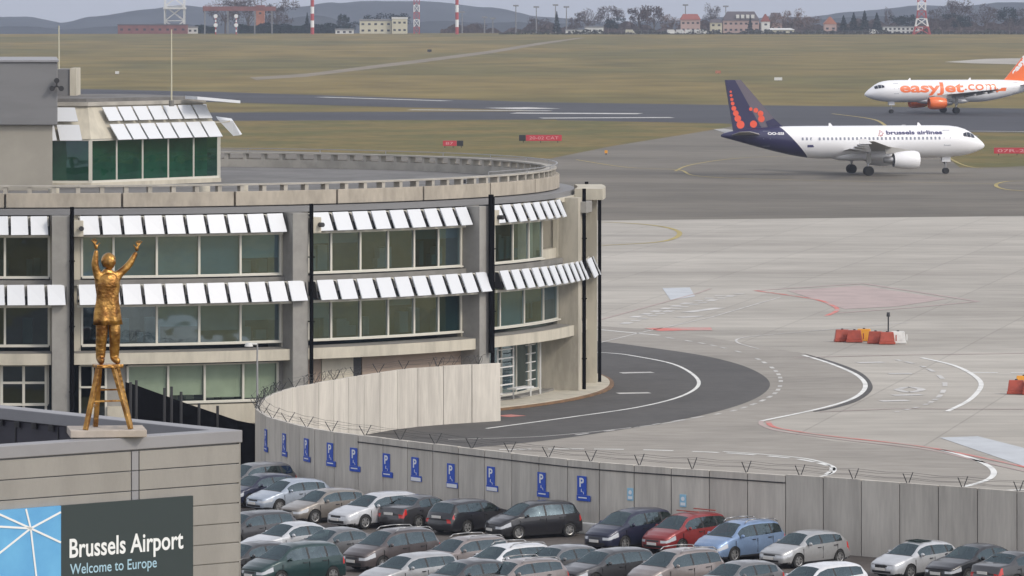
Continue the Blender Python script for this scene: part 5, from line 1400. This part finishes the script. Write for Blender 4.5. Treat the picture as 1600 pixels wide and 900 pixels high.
for (x, y, w, h, m, l, nm, ct) in ((1216, 127, 1.9, .9, 'house_white', 'small white marker board in the far grass above the navy tailed airliner', 'marker_board', 'marker board'),
        (671, 82, 1.4, 1.0, 'trim_black', 'small dark box standing in the far grass left of the track', 'marker_board', 'marker board'), (1122, 116, 1.4, .9, 'brick_orange', 'tiny orange marker box in the far grass', 'marker_board', 'marker board'),
        (947, 242, .4, .6, 'orange_plastic', 'small orange and dark light at the apron edge', 'edge_light', 'edge light'), (1412, 200, .6, .5, 'house_white', 'small edge marker at the far side of the apron', 'edge_light', 'edge light'),
        (183, 117, 1.0, .9, 'house_white', 'small white post in the far grass above the terminal roof', 'marker_board', 'marker board'), (1476, 257, .6, .5, 'trim_black', 'small dark light in the grass under the airliner nose', 'edge_light', 'edge light')):
    p = P(x, y); b = thing(nm, l, ct, (p.x, p.y, .03)); MB().box(-w / 2, w / 2, -.1, .1, .2, h).build('panel', M[m], b, bevel=.02); MB().box(-.08, .08, -.06, .06, 0, .22).build('post', M['dark_metal'], b)

# ---------------------------------------------------------------- far side of the airfield
def far_pt(px, py_base, d):
    x = (px - 800) / FPX * d; return Vector((x, d, far_height(x, d)))
def crown_mesh(name, kind, seed, m):
    rnd = random.Random(seed); mb = MB(); N = {'bare': 900, 'conifer': 700, 'round': 900}[kind]
    clumps = [(rnd.uniform(-.38, .38), rnd.uniform(-.38, .38), rnd.uniform(.35, .88), rnd.uniform(.13, .26)) for _ in range(13)]
    for i in range(N):
        if kind == 'conifer':
            z = rnd.random() ** 1.3; r = (1 - z) * .32 * (.55 + .45 * rnd.random()) * (1 + .25 * math.sin(z * 40)); a = rnd.uniform(0, 6.283)
            c = Vector((r * math.cos(a), r * math.sin(a), .08 + z * .92)); s = .035
        else:
            cx, cy, cz, cr = rnd.choice(clumps)
            v = Vector((rnd.gauss(0, 1), rnd.gauss(0, 1), rnd.gauss(0, 1))).normalized() * cr * rnd.random() ** .45
            c = Vector((cx + v.x, cy + v.y, cz + v.z * .85)); s = .03 if kind == 'round' else .02
        u = Vector((rnd.gauss(0, 1), rnd.gauss(0, 1), rnd.gauss(0, 1))).normalized(); w = u.cross(Vector((rnd.gauss(0, 1), rnd.gauss(0, 1), rnd.gauss(0, 1)))).normalized()
        if kind == 'bare': u *= s * 2.6; w *= s * .55; u.z = abs(u.z) 
        else: u *= s; w *= s
        mb.add([c - u, c - w, c + u, c + w], [(0, 1, 2, 3)])
    return mb.mesh(name, m)
def trunk_mesh(kind, seed):
    rnd = random.Random(seed); mb = MB(); mb.tube((0, 0, -.03), (0, 0, .45), .03, .018, 7)
    if kind != 'conifer':
        for i in range(9):
            a = rnd.uniform(0, 6.283); b = Vector((.30 * math.cos(a), .30 * math.sin(a), rnd.uniform(.6, .92))); mb.tube((0, 0, rnd.uniform(.18, .42)), b, .013, .004, 5)
    else: mb.tube((0, 0, .45), (0, 0, .95), .018, .004, 6)
    return mb.mesh('trunk', M['bark'])
TP = {}
def tree(kind, px, top, d, wide, label, m, seed=0, base=52):
    key = (kind, m, seed % 3)
    if key not in TP: TP[key] = (crown_mesh('crown', kind, seed % 3 + 5, M[m]), trunk_mesh(kind, seed % 3))
    b = far_pt(px, base, d); zt = EYE - (top - YH) / FPX * d; h = zt - b.z; w = wide / FPX * d
    t = thing({'conifer': 'conifer_tree', 'round': 'leafy_tree', 'bare': 'bare_tree'}[kind], label, 'tree', tuple(b), random.uniform(0, 6), 'trees beyond the airfield')
    k = 1.0 if kind != 'conifer' else 1.25
    for me, nm in ((TP[key][0], 'crown'), (TP[key][1], 'trunk')):
        o = link(nm, me, t); o.scale = (w * k * .95, w * k * .95, h)
trees = [
 ('bare', 352, -4, 2520, 58, 'bare grey brown tree behind the left end of the red gantry', 'fol_brown'), ('bare', 388, -8, 2560, 60, 'tall bare tree behind the middle of the red gantry', 'fol_brown'),
 ('bare', 432, -3, 2540, 62, 'bare tree just right of the orange brick block', 'fol_brown'), ('conifer', 480, 20, 2500, 16, 'small dark conifer left of the striped mast by the hedge end', 'fol_dark'),
 ('round', 536, 21, 2520, 22, 'dark round tree standing alone left of the cream house', 'fol_dark'), ('round', 548, 33, 2520, 34, 'low dark bush like tree between the lone round tree and the cream house', 'fol_dark'),
 ('round', 583, 22, 2570, 40, 'dark green treetop over the left half of the cream house', 'fol_dark'), ('round', 618, 20, 2570, 44, 'dark green treetop over the right half of the cream house', 'fol_dark'),
 ('conifer', 870, 18, 2560, 18, 'slim blue grey poplar like tree left of the pale sheds', 'fol_dark'), ('bare', 918, 15, 2540, 46, 'brown bare tree above the pale sheds', 'fol_brown'), ('bare', 950, 8, 2520, 52, 'broad bare tree right of the pale sheds', 'fol_brown'),
 ('round', 958, 26, 2500, 34, 'dark green tree under the broad bare one right of the pale sheds', 'fol_dark'), ('round', 998, 10, 2500, 40, 'left of two large dark brown round trees at the middle right', 'fol_brown'), ('round', 1022, 8, 2510, 42, 'right of two large dark brown round trees at the middle right', 'fol_brown'),
 ('bare', 1050, 22, 2560, 40, 'low pale bare tree between the large round trees and the red roofed house', 'fol_orange'), ('bare', 1114, 7, 2540, 30, 'tall bare tree between the red roofed house and the dark roofed building', 'fol_brown'),
 ('conifer', 1172, 27, 2470, 16, 'small dark tree in front of the dark roofed building', 'fol_dark'), ('bare', 1204, 20, 2540, 34, 'russet tree behind the right end of the dark roofed building', 'fol_orange'), ('bare', 1238, 15, 2520, 44, 'broad russet bare tree left of the pink gabled house', 'fol_orange'), ('bare', 1268, 24, 2540, 36, 'low bare tree just left of the pink gabled house', 'fol_orange'),
 ('conifer', 1318, 24, 2500, 26, 'first dark conifer right of the pink gabled house', 'fol_dark'), ('conifer', 1334, 20, 2510, 26, 'second dark conifer right of the pink gabled house', 'fol_dark'), ('conifer', 1351, 17, 2500, 28, 'tallest dark conifer between the pink house and the white cabins', 'fol_dark'), ('conifer', 1370, 20, 2510, 28, 'dark conifer behind the left end of the white cabins', 'fol_dark'),
 ('bare', 1388, 13, 2520, 16, 'slim brown tree rising behind the white cabins', 'fol_brown'), ('round', 1404, 23, 2510, 34, 'dark round tree behind the middle of the white cabins', 'fol_dark'), ('round', 1426, 22, 2520, 30, 'dark round tree left of the large striped mast', 'fol_dark'),
 ('bare', 1466, 12, 2560, 40, 'purplish bare tree just right of the large striped mast', 'fol_brown'), ('bare', 1498, -3, 2560, 54, 'tall bare tree reaching the sky right of the striped mast', 'fol_brown'), ('round', 1500, 20, 2500, 48, 'dark evergreen under the tall bare tree on the right', 'fol_dark'),
 ('bare', 1540, 8, 2560, 52, 'bare tree between the tall bare tree and the right edge evergreen', 'fol_brown'), ('round', 1577, 10, 2500, 36, 'dark evergreen near the right edge of the tree line', 'fol_dark'), ('bare', 1604, 6, 2540, 50, 'bare tree cut by the right edge', 'fol_brown'),
 ('bare', 744, 36, 2600, 40, 'faint low tree behind the right striped mast', 'fol_brown'), ('bare', 842, 27, 2600, 44, 'faint bare tree left of the slim poplar', 'fol_brown'), ('bare', 898, 22, 2600, 30, 'thin bare tree just left of the brown tree above the pale sheds', 'fol_brown')]
for i, a in enumerate(trees): tree(*a, seed=i)
def hedge(x0, x1, top, d, label, seed):
    rnd = random.Random(seed); mb = MB(); a, b = far_pt(x0, 0, d), far_pt(x1, 0, d); L = b.x - a.x; h = EYE - (top - YH) / FPX * d - a.z
    for i in range(int(L * 60)):
        x = rnd.uniform(0, L); hh = h * (.78 + .22 * math.sin(x * .45 + seed) * math.sin(x * .17)); c = Vector((x, rnd.uniform(-1.6, 1.6), rnd.uniform(0, hh)))
        u = Vector((rnd.gauss(0, 1), rnd.gauss(0, 1), rnd.gauss(0, 1))).normalized(); w = u.cross(Vector((rnd.gauss(0, 1), rnd.gauss(0, 1), rnd.gauss(0, 1)))).normalized()
        mb.add([c - u * .55, c - w * .55, c + u * .55, c + w * .55], [(0, 1, 2, 3)])
    mb.box(0, L, -1, 1, 0, h * .7)
    tag(mb.build('hedge', M['hedge'], None, loc=a), label, 'hedge', fixn=False) if False else None
    o = link('hedge', mb.mesh('hedge', M['hedge']), None, a); tag(o, label, 'hedge')
hedge(305, 337, 37, 2480, 'short dark green hedge left of the striped lamp posts', 1)
hedge(372, 545, 35, 2490, 'long dark green hedge behind the striped lamp posts', 2)
# distant wood along the back of the field
rnd = random.Random(3); mb = MB()
for i in range(17000):
    px = rnd.uniform(690, 1640); d = rnd.uniform(2700, 3000); x = (px - 800) / FPX * d; z0 = far_height(x, d)
    hmax = (46 - (px - 700) / 940 * 12 + 5 * math.sin(px * .05) + 3 * math.sin(px * .21))
    zt = EYE - (hmax - YH) / FPX * d; c = Vector((x, d, z0 + (zt - z0) * rnd.random() ** .6)); s = 1.1
    u = Vector((rnd.gauss(0, 1), rnd.gauss(0, .4), rnd.gauss(0, 1))).normalized() * s; w = u.cross(Vector((0, 1, .3))).normalized() * s
    mb.add([c - u, c - w, c + u, c + w], [(0, 1, 2, 3)])
o = link('distant_wood', mb.mesh('distant_wood', M['fol_brown'])); tag(o, 'hazy grey brown wood behind the airfield houses', 'wood', kind='stuff')

def house(name, label, cat, x0, x1, top, d, wall, roof, roof_frac=.35, wins=(4, 2), depth=9, gable=False, base=53, flat=False):
    a, b = far_pt(x0, 0, d), far_pt(x1, 0, d); L = b.x - a.x; h = EYE - (top - YH) / FPX * d - a.z; hw = h * (1 - roof_frac)
    t = thing(name, label, cat, (a.x, a.y, a.z), 0)
    MB().box(0, L, 0, depth, -3, hw).build('wall', M[wall], t)
    r = MB()
    if flat: r.box(-.2, L + .2, -.2, depth + .2, hw + .003, h)
    elif gable: r.hexa([(-.3, -.3, hw), (L + .3, -.3, hw), (L + .3, depth + .3, hw), (-.3, depth + .3, hw)], [(L / 2 - .1, -.3, h), (L / 2 + .1, -.3, h), (L / 2 + .1, depth + .3, h), (L / 2 - .1, depth + .3, h)])
    else: r.hexa([(-.4, -.4, hw), (L + .4, -.4, hw), (L + .4, depth + .4, hw), (-.4, depth + .4, hw)], [(L * .12, depth / 2 - .1, h), (L * .88, depth / 2 - .1, h), (L * .88, depth / 2 + .1, h), (L * .12, depth / 2 + .1, h)])
    r.build('roof', M[roof], t)
    nx, nz = wins
    for i in range(nx):
        for j in range(nz):
            x = L * (i + .5) / nx; z = hw * (j + .5) / nz; w = min(.6, L / nx * .25)
            MB().box(x - w, x + w, -.05, .0 - .004, z - .45, z + .45).build('window', M['win_dark'], t)
    return t, L, h, hw
house('brick_hall', 'long low dark red brick hall at the left of the far airfield edge', 'hall', 184, 292, 38, 2470, 'brick_red', 'roof_slate', .1, (9, 1), flat=True)
house('shed', 'small grey shed at the right end of the dark red hall', 'shed', 293, 309, 41, 2478, 'house_white', 'clad_grey', .2, (2, 1), flat=True)
house('cream_house', 'cream two storey house with dark treetops behind it', 'house', 562, 612, 30, 2470, 'house_cream', 'clad_grey', .12, (5, 2), flat=True)
house('cream_house', 'cream annex with a taller front at the right of the cream house', 'house', 612.6, 636, 27, 2468, 'house_cream', 'house_white', .1, (3, 2), flat=True)
house('low_shed', 'low pale shed left of the cream house behind the striped mast', 'shed', 524, 552, 45, 2465, 'house_white', 'clad_grey', .3, (3, 1), flat=True)
house('shed', 'pale flat shed in front of the brown tree', 'shed', 884, 918, 46, 2460, 'house_white', 'clad_grey', .2, (3, 1), flat=True)
house('shed', 'taller white shed at the right end of the pale flat one', 'shed', 914, 943, 41, 2480, 'house_white', 'clad_grey', .2, (3, 1), flat=True)
house('pink_house', 'pale pink house with a red roof right of the large round trees', 'house', 1064, 1094, 22, 2520, 'house_pink', 'roof_red', .3, (4, 2))
house('beige_house', 'beige house between the red roofed house and the dark roofed building', 'house', 1110, 1128, 30, 2525, 'house_cream', 'roof_slate', .25, (2, 2))
t, L, h, hw = house('large_building', 'large building with a dark roof and a bright row of dormer windows', 'building', 1130, 1186, 18, 2530, 'house_pink', 'roof_slate', .42, (7, 2))
for i in range(4): MB().box(L * (.36 + i * .14), L * (.45 + i * .14), -.1, 2.2, hw + 1.0, hw + 2.7).build('dormer', M['house_white'], t)
house('red_house', 'small house with a bright red and white gable right of the dormer building', 'house', 1190, 1203, 22, 2510, 'house_white', 'roof_red', .4, (1, 2), gable=True)
t, L, h, hw = house('dark_roof_house', 'long dark roofed house left of the russet trees', 'house', 1203, 1222, 20, 2550, 'house_pink', 'roof_slate', .5, (2, 1))
house('low_shed', 'low cream shed with a sloping white roof left of the conifers', 'shed', 1200, 1241, 44, 2460, 'house_cream', 'house_white', .3, (4, 1))
house('gabled_house', 'pink gabled house left of the conifers', 'house', 1288, 1307, 26, 2500, 'house_pink', 'brick_orange', .45, (2, 1), gable=True)
house('site_cabins', 'row of white site cabins left of the large striped mast', 'cabins', 1381, 1442, 41, 2450, 'house_white', 'clad_grey', .12, (9, 2), flat=True)
house('brick_block', 'orange brick block on the red gantry left of the hedge', 'brick block', 400, 413, 8, 2500, 'brick_orange', 'brick_red', .05, (1, 2), depth=4, flat=True)
for i, x in enumerate((1064, 1078, 1092, 1100, 985, 1050, 1366)):
    p = far_pt(x, 0, 2440); l = ['white van before the pink house, left of three', 'white van before the pink house, middle of three', 'white van before the pink house, right of three', 'small white van left of the dormer building', 'pale yellow vehicle before the two large round trees', 'small white van just right of the two large round trees', 'small white van left of the white cabins'][i]
    t = thing('parked_van', l, 'van', tuple(p), random.uniform(-.2, .2), 'vans at the far airfield edge')
    MB().hexa([(-2.2, -.9, .35), (2.3, -.9, .35), (2.3, .9, .35), (-2.2, .9, .35)], [(-2.2, -.85, 1.0), (2.3, -.85, .95), (2.3, .85, .95), (-2.2, .85, 1.0)]).build('body', M['house_white'] if i != 4 else M['house_cream'], t)
    MB().hexa([(-2.2, -.85, 1.0), (1.6, -.85, .98), (1.6, .85, .98), (-2.2, .85, 1.0)], [(-2.1, -.75, 2.1), (.8, -.75, 2.1), (.8, .75, 2.1), (-2.1, .75, 2.1)]).build('cab', M['house_white'] if i != 4 else M['house_cream'], t)
    for wx in (-1.4, 1.5): MB().tube((wx, -.92, .35), (wx, .92, .35), .35, n=12).build('wheel', M['tyre'], t)

def striped_mast(px, base_y, d, w, band, label, lattice=False, flare=0):
    b = far_pt(px, 0, d); t = thing('striped_mast', label, 'mast', tuple(b), 0, 'red and white masts')
    zt = EYE - (-12 - YH) / FPX * d - b.z; n = int(zt / band); 
    for k in range(n + 1):
        z0, z1 = k * band, (k + 1) * band; m = M['mast_red'] if k % 2 == 0 else M['mast_white']; q = MB()
        def wd(z): return w / 2 * (1 + flare * max(0, 1 - z / (zt * .6)) ** 1.6)
        if lattice:
            for sx in (-1, 1):
                for sy in (-1, 1): q.bar((sx * wd(z0), sy * wd(z0), z0), (sx * wd(z1), sy * wd(z1), z1), .30)
            for sy in (-1, 1):
                q.bar((-wd(z0), sy * wd(z0), z0), (wd(z1), sy * wd(z1), z1), .18); q.bar((wd(z0), sy * wd(z0), z0), (-wd(z1), sy * wd(z1), z1), .18); q.bar((-wd(z1), sy * wd(z1), z1 - .1), (wd(z1), sy * wd(z1), z1 - .1), .22)
        else: q.tube((0, 0, z0), (0, 0, z1), w / 2, n=10)
        q.build('mast_section', m, t)
    return t, zt
striped_mast(488, 52, 2440, 1.6, 3.1, 'solid red and white striped mast left of the cream house')
striped_mast(714, 52, 2440, 1.5, 3.3, 'solid red and white striped mast right of the cream house')
striped_mast(651, 52, 2450, 2.4, 3.3, 'slim red and white lattice mast right beside the cream house', True)
striped_mast(1440, 55, 2430, 3.4, 3.6, 'large red and white lattice mast beside the white cabins', True, 1.2)
b = far_pt(273, 0, 2600); t = thing('lattice_tower', 'pale grey lattice tower behind the dark red hall', 'tower', tuple(b)); zt = EYE - (-14 - YH) / FPX * 2600 - b.z
q = MB(); W2 = 4.6
for sx in (-1, 1):
    for sy in (-1, 1): q.bar((sx * W2, sy * W2, 0), (sx * W2, sy * W2, zt), .42)
k = 0
while k < zt - 7: 
    for sy in (-1, 1): q.bar((-W2, sy * W2, k), (W2, sy * W2, k + 7), .28); q.bar((W2, sy * W2, k), (-W2, sy * W2, k + 7), .28); q.bar((-W2, sy * W2, k), (W2, sy * W2, k), .3)
    k += 7
q.build('lattice_frame', M['house_white'], t); MB().box(-5.2, 5.2, -5.2, 5.2, 12.5, 13.4).build('platform', M['house_white'], t)
# red gantry with round lamps
b = far_pt(377, 0, 2450); t = thing('red_gantry', 'long dark red gantry beam on posts above the hedge', 'gantry', tuple(b)); zb = EYE - (17 - YH) / FPX * 2450 - b.z
L = 60 / FPX * 2450
MB().box(-L, L * .9, -.6, .6, zb, zb + 2.0).build('beam', M['brick_red'], t)
for x in (-L * .95, -L * .35, L * .35, L * .8): MB().box(x - .3, x + .3, -.4, .4, -1, zb - .003).build('post', M['clad_grey'], t)
MB().bar((-L, 0, zb + 2.1), (-L * .5, 0, zb + 3.0), .2).build('stay', M['brick_red'], t)
for x, l in ((337, 'left of the two striped lamp posts before the long hedge'), (369, 'right of the two striped lamp posts before the long hedge')):
    b = far_pt(x, 0, 2430); t = thing('approach_light_post', l, 'light post', tuple(b), 0, 'striped lamp posts')
    for k in range(8): MB().tube((0, 0, k * 1.1), (0, 0, (k + 1) * 1.1), .28, n=8).build('post_section', M['mast_white'] if k % 2 else M['mast_red'], t)
    for z in (4.2, 8.2): MB().tube((0, -.9, z), (0, .0, z), .9, n=14).build('lamp', M['mast_white'], t)
for i, x in enumerate((722, 757, 770, 806, 838, 868, 885, 1071, 1134)):
    top = (20, 28, 30, 10, 12, 9, 12, 9, 11)[i]; b = far_pt(x, 0, 2560); zt = EYE - (top - YH) / FPX * 2560 - b.z
    l = ['thin floodlight pole just right of the right striped mast', 'short faint pole right of the right striped mast, left of a pair', 'short faint pole right of the right striped mast, right of a pair', 'tall faint floodlight pole furthest left over the open sky', 'faint floodlight pole left of the slim poplar', 'floodlight pole above the slim poplar', 'floodlight pole between the poplar and the brown tree', 'floodlight pole above the red roofed house', 'floodlight pole above the dormer building'][i]
    t = thing('floodlight_pole', l, 'light pole', tuple(b), 0, 'floodlight poles beyond the airfield')
    MB().tube((0, 0, 0), (0, 0, zt), .32, .2, 8).build('pole', M['clad_grey'], t); MB().box(-1.3, 1.3, -.5, .5, zt, zt + .7).build('lamp_head', M['clad_grey'], t)
rnd = random.Random(11); mb = MB()
for i in range(5200):
    px = rnd.choice((rnd.uniform(780, 1620), rnd.uniform(960, 1620))); d = rnd.uniform(2436, 2452); x = (px - 800) / FPX * d; h = 1.1 + .8 * math.sin(px * .07) + .5 * math.sin(px * .31)
    c = Vector((x, d, far_height(x, d) + rnd.random() * max(.3, h))); u = Vector((rnd.gauss(0, 1), rnd.gauss(0, 1), rnd.gauss(0, 1))).normalized() * .4; w = u.cross(Vector((0, 1, .3))).normalized() * .4
    mb.add([c - u, c - w, c + u, c + w], [(0, 1, 2, 3)])
o = link('scrub', mb.mesh('scrub', M['scrub'])); tag(o, 'low dark scrub along the far edge of the grass', 'scrub', kind='stuff')
# low boundary fence
b = MB(); 
for k in range(0, 80): b.box(k * 3.0, k * 3.0 + .12, -.06, .06, 0, 1.6)
b.box(0, 240, -.03, .03, 1.5, 1.6); b.box(0, 240, -.03, .03, .2, .3)
o = link('boundary_fence', b.mesh('boundary_fence', M['clad_grey']), None, far_pt(960, 0, 2437)); tag(o, 'thin grey boundary fence along the far grass before the houses', 'fence')

# ---------------------------------------------------------------- air
hz = bpy.data.materials.new('haze'); hz.use_nodes = True; n = hz.node_tree.nodes; n.clear()
o_ = n.new('ShaderNodeOutputMaterial'); v = n.new('ShaderNodeVolumePrincipled'); v.inputs['Color'].default_value = (.74, .82, 1.0, 1); v.inputs['Density'].default_value = 0.0001; v.inputs['Anisotropy'].default_value = .2
hz.node_tree.links.new(v.outputs[0], o_.inputs['Volume'])
ho = MB().box(-2600, 2600, -100, 9000, -62, 52).build('haze', hz); tag(ho, kind='stuff'); ho['label'] = 'thin pale haze over the airfield'
